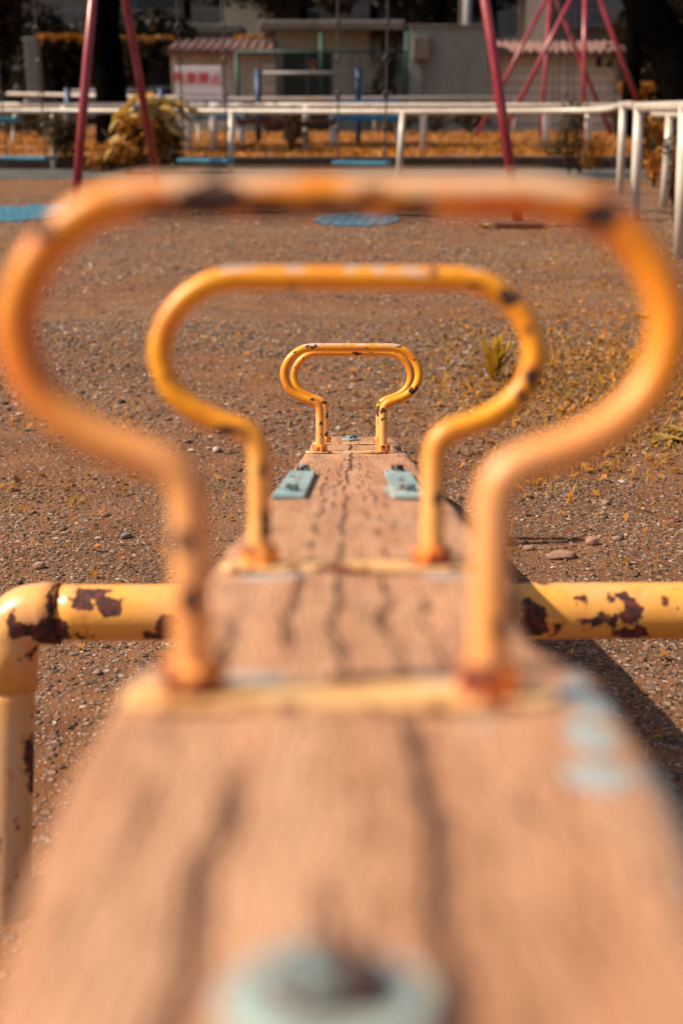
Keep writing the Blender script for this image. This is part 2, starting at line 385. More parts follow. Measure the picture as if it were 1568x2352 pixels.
def ground():
    t = NT('brown_gravelly_dirt'); p = t.pos()
    big = t.noise(p, 0.7, 4, 0.6); mid = t.noise(p, 5.0, 5, 0.65)
    v1 = t.nd('ShaderNodeTexVoronoi', {'Vector': p, 'Scale': 120.0}); v2 = t.nd('ShaderNodeTexVoronoi', {'Vector': t.vadd(p, (.3, .1, 0)), 'Scale': 48.0})
    v3 = t.nd('ShaderNodeTexVoronoi', {'Vector': p, 'Scale': 21.0})
    dirt = t.mix(t.mr(mid, 0.3, 0.7), (0.130, 0.053, 0.022), (0.215, 0.092, 0.040))
    dirt = t.mix(t.mr(big, 0.42, 0.66, 0, 0.45), dirt, (0.21, 0.135, 0.08))
    def spec(v, r0, r1, thr):
        s = t.xyz(v.outputs['Color'])
        col = t.ramp(s[0], [(0.0, (0.10, 0.075, 0.06)), (0.35, (0.21, 0.13, 0.085)), (0.65, (0.36, 0.21, 0.14)), (0.9, (0.26, 0.22, 0.19)), (1.0, (0.50, 0.40, 0.33))])
        m = t.math('MULTIPLY', t.mr(v.outputs['Distance'], r0, r1, 1, 0), t.mr(s[1], thr, thr + 0.02))
        return col, m
    far = t.mr(t.xyz(p)[1], 2.5, 7.0)
    c1, m1 = spec(v1, 0.30, 0.50, 0.35); c2, m2 = spec(v2, 0.25, 0.45, 0.60); c3, m3 = spec(v3, 0.22, 0.42, 0.72)
    col = t.mix(m1, dirt, c1)
    col = t.mix(t.math('MULTIPLY', m2, 0.9), col, c2)
    m3 = t.math('MULTIPLY', m3, far); col = t.mix(m3, col, c3)
    # dry weedy tint in broad patches
    weed = t.math('MULTIPLY', t.mr(t.noise(p, 1.6, 5, 0.7), 0.50, 0.66), t.mr(t.noise(p, 35.0, 3, 0.7), 0.45, 0.6))
    col = t.mix(t.math('MULTIPLY', weed, 0.35), col, (0.27, 0.15, 0.04))
    scuff = t.mr(t.noise(t.vscale(p, (1.1, 2.2, 1)), 1.3, 4, .6), .52, .68, 0, .38)
    col = t.mix(scuff, col, (0.105, 0.058, 0.034))
    h = t.math('ADD', t.math('MULTIPLY', m1, 0.5), t.math('ADD', t.math('MULTIPLY', m2, 1.0), t.math('MULTIPLY', m3, 1.8)))
    nm = t.bump(h, 0.9, 0.006)
    nm = t.bump(mid, 0.5, 0.02, nm)
    return t.done(col, 0.92, nm, spec=0.15)
M['ground'] = ground()
def stones(name, k=1.0):
    t = NT(name)
    r = t.nd('ShaderNodeNewGeometry').outputs['Random Per Island']
    col = t.ramp(r, [(0.0, (0.055 * k, 0.045 * k, 0.04 * k)), (0.25, (0.12 * k, 0.066 * k, 0.038 * k)), (0.5, (0.235 * k, 0.112 * k, 0.06 * k)),
                     (0.75, (0.17 * k, 0.135 * k, 0.11 * k)), (0.96, (0.36 * k, 0.21 * k, 0.135 * k)), (1.0, (0.50, 0.42, 0.35))])
    n = t.noise(t.pos(), 300, 3)
    col = t.mix(t.mr(n, 0.3, 0.7, 0, 0.5), col, t.mix(0.5, col, (0.1, 0.06, 0.04)))
    return t.done(col, 0.85, t.bump(n, 0.3, 0.001), spec=0.25)
M['gravel'] = stones('small_gravel')
M['stone'] = plain('pinkish_pebble', (0.36, 0.20, 0.135), 0.8, 0.3, 60, 0.002)

# ------------------------------------------------------------------ structure: ground, path, bed
def sheet(name, x0, x1, y0, y1, z, mat, nx=1, ny=1, hz=0.0):
    xs = np.linspace(x0, x1, nx + 1); ys = np.linspace(y0, y1, ny + 1)
    V = np.array([(x, y, z + (hz * (nr.random() - .5) if hz else 0)) for y in ys for x in xs])
    Fq = np.array([(j * (nx + 1) + i, j * (nx + 1) + i + 1, (j + 1) * (nx + 1) + i + 1, (j + 1) * (nx + 1) + i) for j in range(ny) for i in range(nx)])
    o = np_mesh(name, V, Fq, mat, smooth=True); return tag(o, kind='structure')
sheet('ground', -250, 250, -60, 400, 0.0, M['ground'])
def asphalt():
    t = NT('pale_grey_path'); p = t.pos()
    n = t.noise(p, 60, 4); b = t.noise(p, 1.5, 4)
    return t.done(t.mix(t.mr(b, .3, .7), (0.06, 0.06, 0.06), (0.10, 0.095, 0.088)), 0.9, t.bump(n, .4, .004), spec=.2)
M['path'] = asphalt()
sheet('path', -16, 16, 15.9, 18.35, 0.005, M['path'])
M['soil'] = plain('orange_litter_soil', (0.26, 0.10, 0.025), 0.95, 0.5, 1.5)
m = MB(); m.box(-22, 22, 18.62, 36.5, -0.2, 0.13); tag(m.build('planting_bed', M['soil']), kind='structure')
m = MB()
for i in range(22):
    m.bbox(-22 + i * 2 + .01, -20 + i * 2 - .01, 18.35, 18.62, -0.1, 0.185 + rnd.uniform(-.006, .006), 0.015)
tag(m.build('kerb', plain('dark_timber_kerb', (0.075, 0.045, 0.032), 0.9, 0.4, 5)), kind='structure')

# ------------------------------------------------------------------ gravel
def scatter_stones(name, n, ys, dens_w, rmin, rmax, poly='ico', mat='gravel', halfw=lambda y: 0.36 * y + 0.25):
    y = ys[0] + (ys[1] - ys[0]) * np.sqrt(nr.random(n) * 0.999) if dens_w else ys[0] + (ys[1] - ys[0]) * nr.random(n)
    x = (nr.random(n) * 2 - 1) * halfw(y)
    # patchy distribution
    ph = np.sin(x * 3.1 + 1.3 * np.sin(y * 2.3)) + np.sin(y * 4.1 + 1.7 * np.sin(x * 2.9 + 1)) + .6 * np.sin(x * 9.3 + y * 7.7)
    keep = nr.random(n) < np.clip(0.55 + 0.28 * ph, 0.12, 1)
    x, y = x[keep], y[keep]; n = len(x)
    r = rmin + (rmax - rmin) * nr.random(n) ** 3.5
    if poly == 'ico':
        bm = bmesh.new(); bmesh.ops.create_icosphere(bm, subdivisions=1, radius=1)
        bv = np.array([v.co[:] for v in bm.verts]); bf = np.array([[v.index for v in f.verts] for f in bm.faces]); bm.free()
    else:
        bv = np.array([(1, 0, 0), (.2, 1, .1), (-1, .1, 0), (-.1, -1, .1), (.25, -.2, .9), (-.3, .3, .8), (0, 0, -1)], float)
        bf = np.array([(0, 1, 4), (1, 5, 4), (1, 2, 5), (2, 3, 5), (3, 4, 5), (3, 0, 4)])
    k = len(bv)
    sc = np.stack([0.75 + .6 * nr.random(n), 0.6 + .5 * nr.random(n), 0.32 + .33 * nr.random(n)], 1) * r[:, None]
    jit = 1 + 0.28 * (nr.random((n, k, 1)) - .5) * 1.6
    V = bv[None] * jit * sc[:, None, :]
    a = nr.random(n) * 2 * np.pi; ca, sa = np.cos(a)[:, None], np.sin(a)[:, None]
    Vx = V[..., 0] * ca - V[..., 1] * sa; Vy = V[..., 0] * sa + V[..., 1] * ca
    Vz = V[..., 2] + sc[:, 2:3] * (0.15 + 0.5 * nr.random((n, 1))) + 0.15 * Vx * (nr.random((n, 1)) - .5)
    P = np.stack([Vx + x[:, None], Vy + y[:, None], Vz], 2).reshape(-1, 3)
    Fq = (bf[None] + (np.arange(n) * k)[:, None, None]).reshape(-1, 3)
    return P, Fq
parts_ = [scatter_stones('a', 120000, (1.0, 3.0), True, .0013, .0075, 'o'), scatter_stones('b', 60000, (2.9, 5.4), True, .0034, .0135, 'o'),
          scatter_stones('c', 60000, (5.2, 12.5), True, .0075, .021, 'o'),
          scatter_stones('d', 900, (1.1, 5.0), True, .008, .017)]
off = 0; Vs = []; Fs = []
for P, Q in parts_: Vs.append(P); Fs.append(Q + off); off += len(P)
tag(np_mesh('gravel', np.concatenate(Vs), np.concatenate(Fs), M['gravel'], smooth=False),
    'small brown and grey gravel strewn over the dirt', 'gravel', kind='stuff')

def pebble(px, py, rx, ry, rz, rot, label, mat='stone'):
    bm = bmesh.new(); bmesh.ops.create_icosphere(bm, subdivisions=3, radius=1)
    for v in bm.verts:
        n = 1 + 0.12 * math.sin(3 * v.co.x + 2 * v.co.y + rot) + 0.07 * math.sin(5 * v.co.y + 4 * v.co.z + rot * 3)
        v.co = Vector((v.co.x * rx * n, v.co.y * ry * n, v.co.z * rz * n))
    me = bpy.data.meshes.new('pebble'); bm.to_mesh(me); bm.free(); me.materials.append(M[mat])
    me.polygons.foreach_set('use_smooth', [True] * len(me.polygons))
    o = bpy.data.objects.new('pebble', me); C.objects.link(o)
    g = gp(px, py); o.location = (g.x, g.y, rz * 0.55); o.rotation_euler = (0, 0, rot)
    tag(o, label, 'pebble')
M['stonegrey'] = plain('grey_pebble', (0.17, 0.15, 0.135), 0.8, 0.3, 60, 0.002)
pebble(1285, 1281, .034, .016, .010, 0.1, 'long flat pinkish pebble lying just behind the yellow pipe on the right')
pebble(1357, 1250, .014, .013, .011, 0.5, 'round tan pebble behind the long flat pebble on the right')
pebble(1390, 1158, .011, .010, .007, 0.9, 'small pale pebble on the dirt right of the seesaw, farthest of the three there')
pebble(1212, 1262, .014, .009, .006, 0.2, 'small flat tan pebble beside the nearest right handle stem')
pebble(290, 1235, .014, .010, .008, 0.7, 'grey pebble on the dirt left of the seesaw behind the pipe elbow', 'stonegrey')
pebble(90, 1305, .014, .010, .009, 0.3, 'tan pebble just behind the left elbow of the yellow pipe')

# ------------------------------------------------------------------ seesaw
W = 0.29; K = W * F
Tpiv = 1.631
bdir = (R_ * 28 + U_ * 289 + D_ * F) / F
BL = bdir.length
KS = 0.924                      # real size of the seesaw against its drawing unit
piv = CAM + (R_ * (-.0195 * W) + U_ * (-.473 * W) + bdir * Tpiv) * KS
by = bdir.normalized(); bx = by.cross(Vector((0, 0, 1))).normalized(); bz = bx.cross(by)
RM = Matrix((bx, by, bz)).transposed()
see = thing('seesaw', 'weathered wooden seesaw plank with four yellow tube grab handles', 'seesaw', piv)
see.rotation_euler = RM.to_euler(); see.scale = (KS, KS, KS)
def sy(t): return (t - Tpiv) * BL
HY = [sy(K / 1530), sy(K / 890), sy(K / 325), sy(K / 282)]
Y0, Y1 = sy(0.16), sy(K / 282) + 0.40
HW = 0.374 * W; TK = 0.085; CXO = 0.036 * W
def halfw(y):
    e = min(y - Y0, Y1 - y)
    k = np.interp(e, [0, .01, .03, .06, .12, .20, .30, .42], [.38, .52, .63, .73, .84, .95, 1.04, 1.05]) if y < 0 else \
        np.interp(e, [0, .01, .02, .04, .08, .2], [.72, .80, .84, .89, .95, 1.0])
    for a, b in ((HY[0] + .045, HY[1] - .055), (HY[2] + .022, HY[3] - .03)):   # sawn narrower where the rider's legs go
        f = min(max((y - a) / (.075 if y < 0 else .03), 0), 1) * min(max((b - y) / (.075 if y < 0 else .03), 0), 1)
        f = f * f * (3 - 2 * f); k *= 1 - (.16 if y < 0 else .125) * f
    return HW * float(k)
ysl = list(np.concatenate([np.linspace(Y0, Y0 + .12, 16), np.linspace(Y0 + .14, Y1 - .1, 230), np.linspace(Y1 - .09, Y1, 14)]))
m = MB(); prof = []
ch = 0.012
for j, y in enumerate(ysl):
    h = halfw(y) + 0.0012 * math.sin(y * 17) + .0008 * math.sin(y * 41 + 2)
    ring_ = []
    nt = 12
    for i in range(nt + 1):
        a = i / nt; x = -h + ch + (2 * h - 2 * ch) * a
        ring_.append((x, y, 0.0012 * math.sin(x * 60 + y * 3)))
    ring_ += [(h - ch * .35, y, -ch * .25), (h, y, -ch), (h, y, -TK + ch), (h - ch * .35, y, -TK + ch * .3), (h - ch, y, -TK), (-h + ch, y, -TK), (-h + ch * .35, y, -TK + ch * .3), (-h, y, -TK + ch), (-h, y, -ch), (-h + ch * .35, y, -ch * .25)]
    m.v += [(a + CXO, b, c) for a, b, c in ring_]; n = len(ring_)
for j in range(len(ysl) - 1):
    for k in range(n):
        k2 = (k + 1) % n
        m.f.append((j * n + k, j * n + k2, (j + 1) * n + k2, (j + 1) * n + k))
m.f.append(tuple(reversed(range(n)))); m.f.append(tuple(range((len(ysl) - 1) * n, len(ysl) * n)))
m.f = [tuple(reversed(f)) for f in m.f]
m.build('plank', M['wood'], see, smooth=True, local=True)
u = W / 1268.0
half = [(281, 0), (281, 150), (281, 300), (283, 375), (294, 418), (328, 450), (380, 470), (440, 492), (506, 530), (558, 580), (588, 640), (599, 705), (588, 765),
        (556, 826), (502, 882), (432, 922), (355, 938)]
path2 = [(-x, z) for x, z in half] + [(x, z) for x, z in reversed(half)]
P3 = [(x * u, 0, z * u) for x, z in path2]
i0 = len(half)
pts = catmull(P3[:i0], 5)[:-1] + [Vector(P3[i0 - 1]).lerp(Vector(P3[i0]), k / 12) for k in range(12)] + catmull(P3[i0:], 5)
hexp = lambda r, a=0.0: [(r * math.cos(a + k * math.pi / 3), r * math.sin(a + k * math.pi / 3)) for k in range(6)]
def stadium(hx, hy, n=7):
    o = [(hx - hy + hy * math.cos(a), hy * math.sin(a)) for a in np.linspace(-math.pi / 2, math.pi / 2, n)]
    return o + [(-x, -y) for x, y in o]
def T(x, y, z, rz=0.0): return Matrix.Translation((x, y, z)) @ Matrix.Rotation(rz, 4, 'Z')
hl = ['nearest, most blurred handle, framing the whole view', 'second handle from the camera', 'sharpest handle, in front of its twin at the far end', 'farthest handle, seen through the sharp one']
proto = None
for i, y in enumerate(HY):
    mb = MB(); mb.tube([(p.x, 0, p.z) for p in pts], 37.5 * u, 24, True)
    if proto is None:
        h = mb.build('grab_handle', M['handles'][0], see, smooth=True, local=True); h.location = (0, y, 0)
        pl = MB().prism(stadium(.0945, .019), 0.001, 0.0045, cham=.001).build('base_strip', M['plate'], h, local=True)
        for sx in (-1, 1):
            mm = MB().prism(hexp(.0150, .26 * sx), .0045, .0175, T(sx * 281 * u, 0, 0), cham=.002).build('nut', M['nut'], h, local=True)
        proto = h
    else:
        h = proto.copy(); h.data = proto.data.copy(); h.data.materials[0] = M['handles'][i]; C.objects.link(h); h.location = (0.001 * (i - 1), y, 0); h.rotation_euler = (0, 0, [0, 0, .01, -.012][i])
        for ch_ in [o for o in S.objects if o.parent == proto]:
            d = ch_.copy(); C.objects.link(d); d.parent = h
for sx, nm in ((-1, 'l'), (1, 'r')):
    pl = MB()
    cx = sx * .0725; y0, y1 = sy(K / 555) , sy(K / 428)
    pl.bbox(cx - .0195, cx + .0195, y0, y1, 0.0012, 0.0075, .0015)
    o = pl.build('hinge_strap', M['teal'], see, local=True)
    for yy in (y0 + .045, y1 - .02):
        b = MB().prism([(0.0115 * math.cos(a), 0.0115 * math.sin(a)) for a in np.linspace(0, 2 * math.pi, 20, endpoint=False)], .0075, .0095, T(cx, yy, 0))
        b.prism(hexp(.0105, .3), .0095, .0165, T(cx, yy, 0), cham=.0015)
        b.build('bolt', M['bolt'], o, local=True)
    hmb = MB().tube([(cx, (y0 + y1) / 2, .0060), (cx, (y0 + y1) / 2, .0079)], .0055, 12); hmb.build('bolt_hole', plain('dark_hole', (.02, .014, .01)), o, local=True)
for yy in (sy(.258), HY[3] + .215):
    b = MB().prism([(0.0235 * math.cos(a), 0.0235 * math.sin(a)) for a in np.linspace(0, 2 * math.pi, 28, endpoint=False)], .001, .0045, T(0, yy, 0), cham=.001)
    o = b.build('washer', M['teal'], see, local=True)
    MB().prism(hexp(.0145, .2), .0045, .0115, T(0, yy, 0), cham=.002).tube([(0, yy, .011), (0, yy, .0140)], .0075, 12).build('bolt', M['bolt'], o, local=True)
# bearing under the plank, clamped round the pipe
pc_w = CAM + (R_ * 0 + U_ * (1176 - 1405) / F + D_) * 1.628 * KS
pcl = (RM.inverted() @ (pc_w - piv)) / KS
PR = 0.0392
for sx in (-1, 1):
    b = MB(); x0 = sx * .0725
    b.bbox(x0 - .02, x0 + .02, pcl.y - .062, pcl.y - .050, pcl.z - .03, -TK - .0005, .002)
    b.bbox(x0 - .02, x0 + .02, pcl.y + .050, pcl.y + .062, pcl.z - .03, -TK - .0005, .002)
    b.tube([(x0 - .02, pcl.y, pcl.z), (x0 + .02, pcl.y, pcl.z)], PR + .013, 28)
    b.build('pivot_bracket', M['teal'], see, local=True)

# ---- pipe frame carrying the seesaw
PR *= KS; xl = -0.462 * KS; xr = 1.20; zc = pc_w.z; yc = pc_w.y; tl = 0.004
fr = thing('seesaw_stand', 'thick yellow pipe stand with elbow and flaking rusty paint under the seesaw', 'seesaw stand', (xl, yc - .06, 0))
def zx(x): return zc + tl * x
m = MB().tube([(xl + .055 + (xr - xl - .11) * k / 40, yc, zx(xl + .055 + (xr - xl - .11) * k / 40)) for k in range(41)], PR, 36)
m.build('crossbar', M['pipe'], fr, smooth=True)
for sx, xx in ((-1, xl), (1, xr)):
    z = zx(xx); foot = Vector((xx, yc - .15, 0.0))
    top = Vector((xx, yc, z)); d = (foot - top).normalized()
    elb = [top + Vector((-sx * .068, 0, 0)), top + Vector((-sx * .045, 0, 0))]
    for k in range(1, 8):
        a = math.pi / 2 * k / 8
        elb.append(top + Vector((-sx * .045 * (1 - math.sin(a)), 0, 0)) + d * .045 * (1 - math.cos(a)))
    elb += [top + d * .045, top + d * .098]
    MB().tube(elb, PR * 1.10, 36).build('elbow', M['pipe'], fr, smooth=True)
    MB().tube([top + d * (.09 + (foot - top).length * 1.15 * k / 14 - .09 * k / 14) for k in range(15)], PR * 1.02, 36).build('leg', M['pipe'], fr, smooth=True)

# ------------------------------------------------------------------ leaves and plants
def leaf_quads(centers, size, size_var=0.4, up=0.3, fold=0.15, aspect=0.5):
    n = len(centers); c = np.asarray(centers, float)
    d = nr.normal(size=(n, 3)); d[:, 2] *= 0.6; d /= np.linalg.norm(d, axis=1)[:, None]
    nn = nr.normal(size=(n, 3)); nn[:, 2] += up * 3; side = np.cross(d, nn); side /= np.linalg.norm(side, axis=1)[:, None] + 1e-9
    nm = np.cross(side, d)
    s = size * (1 - size_var + 2 * size_var * nr.random(n))[:, None]
    a = c - d * s * .5; b = c + side * s * aspect * .5 + nm * s * fold; e = c + d * s * .5; f = c - side * s * aspect * .5 + nm * s * fold
    V = np.stack([a, b, e, f], 1).reshape(-1, 3)
    Fq = np.arange(n * 4).reshape(-1, 4)
    return V, Fq
def blob_points(n, center, rad, lumps=7, shell=0.55, seed=0):
    g = np.random.default_rng(seed); L = []
    for _ in range(lumps):
        p = g.normal(size=3); p /= np.linalg.norm(p); L.append((np.array(center) + p * np.array(rad) * g.uniform(.3, .75), np.array(rad) * g.uniform(.28, .55)))
    out = []
    for k in range(n):
        cc, rr = L[g.integers(lumps)]
        p = g.normal(size=3); p /= np.linalg.norm(p) + 1e-9
        out.append(cc + p * rr * g.uniform(shell, 1.0) ** .5)
    return np.array(out)
def crown_obj(name, pts_, size, mat, parent=None, aspect=.5):
    V, Fq = leaf_quads(pts_, size, aspect=aspect)
    if parent is not None: V = V - np.array(WO[parent.name])
    o = np_mesh(name, V, Fq, mat)
    if parent is not None: o.parent = parent
    return o
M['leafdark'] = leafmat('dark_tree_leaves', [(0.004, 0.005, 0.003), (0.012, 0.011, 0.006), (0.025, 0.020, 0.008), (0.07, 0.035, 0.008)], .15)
M['leafmid'] = leafmat('dull_olive_leaves', [(0.03, 0.025, 0.012), (0.09, 0.055, 0.018), (0.17, 0.10, 0.03)], .3)
M['leaforange'] = leafmat('orange_leaves', [(0.16, 0.075, 0.012), (0.40, 0.16, 0.012), (0.66, 0.26, 0.02), (0.55, 0.19, 0.06)], .3)
M['leafbig'] = leafmat('broad_yellowing_leaves', [(0.22, 0.16, 0.03), (0.46, 0.33, 0.12), (0.66, 0.30, 0.02), (0.55, 0.42, 0.20)], .35)
M['leafyellow'] = leafmat('yellow_green_blades', [(0.38, 0.23, 0.02), (0.62, 0.36, 0.03), (0.50, 0.22, 0.02)], .35)
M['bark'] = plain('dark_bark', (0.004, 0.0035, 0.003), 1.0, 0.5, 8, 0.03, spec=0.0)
M['stem'] = plain('brown_stem', (0.09, 0.05, 0.025), 0.9)

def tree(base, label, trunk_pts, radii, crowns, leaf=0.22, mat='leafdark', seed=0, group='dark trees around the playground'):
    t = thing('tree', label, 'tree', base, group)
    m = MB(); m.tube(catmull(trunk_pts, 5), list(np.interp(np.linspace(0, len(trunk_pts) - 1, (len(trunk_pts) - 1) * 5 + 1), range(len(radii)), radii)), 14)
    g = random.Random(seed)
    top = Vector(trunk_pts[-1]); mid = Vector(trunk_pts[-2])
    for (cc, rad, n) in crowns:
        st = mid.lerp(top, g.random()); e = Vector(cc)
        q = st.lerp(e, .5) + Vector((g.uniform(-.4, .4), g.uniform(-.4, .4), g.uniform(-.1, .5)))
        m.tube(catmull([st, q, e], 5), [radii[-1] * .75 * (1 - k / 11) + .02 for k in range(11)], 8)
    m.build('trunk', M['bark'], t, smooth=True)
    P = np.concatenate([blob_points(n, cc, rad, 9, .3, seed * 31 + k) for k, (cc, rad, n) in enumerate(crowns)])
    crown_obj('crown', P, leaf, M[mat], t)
    return t

# ------------------------------------------------------------------ near swing set
swf = thing('swing_set', 'tall crimson tube swing frame standing in front of the white railing', 'swing set', (-2.07, 11.2, 0))
zt = 2.56
LF, LR = gp(167, 500), gp(371, 458); RF = gp(1197, 523); RR = Vector((RF.x + .25, RF.y + 2.0, 0))
apL = at(239, -272, (LF.y + LR.y) / 2); zt = apL.z
apR = at(1060, -285, (RF.y + RR.y) / 2 - .1); apR.z = zt
RRp = ray(1187, 474); tt = -CAM_H / RRp.z; RR = CAM + RRp * tt
for f_, a_ in ((LF, apL), (LR, apL), (RF, apR), (RR, apR)):
    MB().tube([f_ + Vector((0, 0, -.1)), f_.lerp(a_, .5), a_], .040, 20).build('leg', M['red'], swf, smooth=True)
bard = (apR - apL); ext = apL - bard
MB().tube([ext, apL, apR], .042, 20).build('top_bar', M['red'], swf, smooth=True)
dn = bard.normalized(); pr = Vector((dn.y, -dn.x, 0))
for sgn in (-1, 1):
    MB().tube([Vector((ext.x, ext.y, 0)) + pr * sgn * 1.05 - dn * .4 + Vector((0, 0, -.05)), ext], .040, 20).build('leg', M['red'], swf, smooth=True)
cb = thing('concrete_block', 'dark low concrete footing at the right foot of the swing frame', 'footing', (RF.x, RF.y, 0))
MB().bbox(gp(1150, 540).x, gp(1268, 540).x, RF.y - .13, RF.y + .12, -.02, .055, .012).build('block', plain('brown_concrete', (.10, .065, .045), .95, .35, 12, .01), cb)
def chainpts(m, a, b, mb_ring):
    L = (b - a).length; nseg = max(3, int(L / .26)); 
    for k in range(nseg):
        p = a.lerp(b, k / nseg); q = a.lerp(b, (k + .88) / nseg)
        m.tube([p, q], .008, 6)
        c0 = a.lerp(b, (k + .94) / nseg)
        m.tube([c0 + Vector((.024 * math.cos(t), 0, .028 * math.sin(t))) for t in np.linspace(0, 2 * math.pi, 9)], .008, 5, False)
seat_t = [(.75, 830, 375, 138, 'blue swing seat hanging behind the top right of the nearest handle'), (.285, 472, 373, 135, 'blue swing seat hanging beside the yellowing big-leaf plant'), (-.285, 62, 370, 130, 'blue swing seat hanging at the left edge behind the red leg')]
first = None
for (tt, px, py, wpx, lab) in seat_t:
    bp = apL + bard * tt
    s = at(px, py, bp.y)
    if first is None:
        sw = thing('swing', lab, 'swing', s, 'blue swings on the crimson frame')
        A = Matrix.Translation(s) @ Matrix.Rotation(math.atan2(dn.y, dn.x), 4, 'Z')
        sb = MB(); sb.bbox(-.255, .255, -.085, .085, -.02, .02, .012, A); sb.build('seat', M['blue'], sw)
        for sx in (-1, 1):
            cm = MB(); a = A @ Vector((sx * .215, 0, .02)); b = a + Vector((dn.x * sx * .01, dn.y * sx * .01, 0)); b.z = zt - .04
            chainpts(cm, a, b, None); cm.build('chain', M['chain'], sw)
        first = sw; s0z = s.z
    else:
        c = copy_tree(first); c.location = (s.x, s.y, s0z); c['label'] = lab
# mats under the swings
def mat_():
    t = NT('blue_rubber_mat'); p = t.obj()
    n = t.noise(p, 20, 4)
    return t.done(t.mix(t.mr(n, .35, .7), (0.035, 0.19, 0.30), (0.10, 0.28, 0.36)), .6)
M['mat'] = mat_()
for (px, py, hy, lab) in ((820, 503, .62, 'blue lattice rubber mat under the swing behind the handles'), (62, 491, .75, 'blue lattice rubber mat at the left edge under the left swing')):
    g = gp(px, py); t = thing('rubber_mat', lab, 'mat', g, 'blue mats under the swings'); t.rotation_euler.z = -.08
    m = MB(); hx = .33 if px > 100 else .50
    k = 0
    for i in range(8):
        x = -hx + 2 * hx * i / 7; yy = hy * math.sqrt(max(0.02, 1 - (abs(x) / (hx * 1.06)) ** 4))
        m.box(x - .022, x + .022, -yy, yy, -.004, .014)
    for i in range(9):
        y = -hy + 2 * hy * i / 8; xx = hx * math.sqrt(max(0.02, 1 - (abs(y) / (hy * 1.06)) ** 4))
        m.box(-xx, xx, y - .042, y + .042, -.004, .0175)
    m.build('lattice', M['mat'], t, local=True)

# ------------------------------------------------------------------ white railings
def railing(name, label, basepts, railpts, r, posts, rpost, zs=None, group=None, lean=None):
    base = sum((Vector(p) for p in basepts), Vector()) / len(basepts); base.z = 0
    t = thing(name, label, 'railing', base, group)
    MB().tube(railpts, r, 16).build('rail', M['white'], t, smooth=True)
    for i, (b, tp) in enumerate(posts):
        MB().tube([b + Vector((0, 0, -.1)), tp], rpost, 14).build('post', M['white'], t, smooth=True)
    return t
nb = [gp(-70, 386), gp(123, 389), gp(528, 399), gp(914, 411)]
ntop = [at(-70, 254, nb[0].y), at(123, 255, nb[1].y), at(532, 256, nb[2].y), at(925, 257, nb[3].y)]
cB = gp(1423, 447); cC = gp(1456, 508); cD = gp(1561, 597); cE = gp(1720, 720)
tbend = at(1338, 254, gp(1338, 423).y)
tB, tC, tD, tE = at(1430, 241, cB.y), at(1466, 245, cC.y), at(1572, 245, cD.y), at(1740, 246, cE.y)
railing('guard_rail', 'rounded white pipe guard rail across the playground, bending toward the camera at right', nb,
        catmull(ntop, 4)[:-1] + catmull([ntop[3], tbend, tB, tC, tD, tE], 8), .036,
        [(nb[1], ntop[1]), (nb[2], ntop[2]), (nb[3], ntop[3]), (cB, tB), (cC, tC), (cD, tD), (cE, tE)], .040)
b2 = [gp(x, y, .13) for x, y in ((-60, 350), (430, 350), (490, 356), (702, 350), (972, 352), (1255, 340), (1352, 340), (1600, 345))]
p2 = [at(-60, 241, 21.5), at(1352, 243, 21.3), at(1700, 240, 20.8)]
railing('guard_rail', 'thinner white guard rail in the planting bed behind the nearer one', b2,
        p2, .040, [(Vector((at(x, 300, 21.4).x, 21.4, .13)), at(x, 243, 21.4)) for x in (148, 432, 489, 702, 972, 1255, 1352)], .062)
b3 = at(600, 225, 34.5)
railing('guard_rail', 'thin pale rail farthest back, in front of the sheds', [Vector((0, 34.5, 0))],
        [at(-60, 214, 34.5), at(560, 228, 34.5), at(1445, 223, 34.5)], .05,
        [(Vector((at(x, 300, 34.5).x, 34.5, .1)), at(x, 227, 34.5)) for x in (60, 320, 600, 860, 1180, 1420)], .045)
# the other run of the bent rail on the right
g1, g2 = gp(1523, 478), gp(1650, 540)
railing('guard_rail', 'short leaning white rail with one post behind the corner at far right', [g1],
        [at(1500, 262, g1.y + .3), at(1538, 262, g1.y), at(1720, 262, g2.y)], .034, [(g1, at(1538, 262, g1.y)), (g2, at(1700, 262, g2.y))], .040)

# ------------------------------------------------------------------ horizontal bar, benches
hb = thing('chin_up_bar', 'low exercise bar between two dark blue posts', 'exercise bar', at(706, 300, 26))
for px, y0, y1 in ((592, 160, 306), (823, 154, 326)):
    Y = 26
    MB().tube([Vector((at(px, 250, Y).x, Y, 0.05)), at(px, y0, Y)], .062, 14).build('post', M['bluepost'], hb, smooth=True)
MB().tube([at(592, 168, 26), at(823, 168, 26)], .035, 10).build('bar', M['greytube'], hb, smooth=True)
bp_ = thing('chin_up_bar', 'small dark blue exercise post pair seen between the red swing legs', 'exercise bar', at(260, 300, 29))
for px in (155, 370):
    MB().tube([Vector((at(px, 250, 29).x, 29, 0.05)), at(px, 203, 29)], .075, 12).build('post', M['bluepost'], bp_, smooth=True)
MB().tube([at(155, 209, 29), at(370, 209, 29)], .03, 8).build('bar', M['greytube'], bp_, smooth=True)
def bench(px0, px1, py, Y, mat, label, back=None):
    a, b = at(px0, py, Y), at(px1, py, Y)
    t = thing('bench', label, 'bench', Vector(((a.x + b.x) / 2, Y, .13)))
    MB().bbox(a.x, b.x, Y - .2, Y + .2, a.z - .05, a.z + .05, .015).build('seat', mat, t)
    if back is not None:
        z = at(0, back, Y).z; MB().bbox(a.x, b.x, Y + .24, Y + .28, z - .05, z + .05, .012).build('backrest', mat, t)
    for px in (px0 + 12, px1 - 12):
        x = at(px, py, Y).x; z = a.z
        MB().tube(catmull([(x, Y - .15, .1), (x + .02, Y - .22, .25), (x, Y - .05, z - .03), (x, Y + .2, z + .1), (x, Y + .25, (at(0, back, Y).z if back else z + .12))], 5), .035, 10).build('leg', M['white'], t, smooth=True)
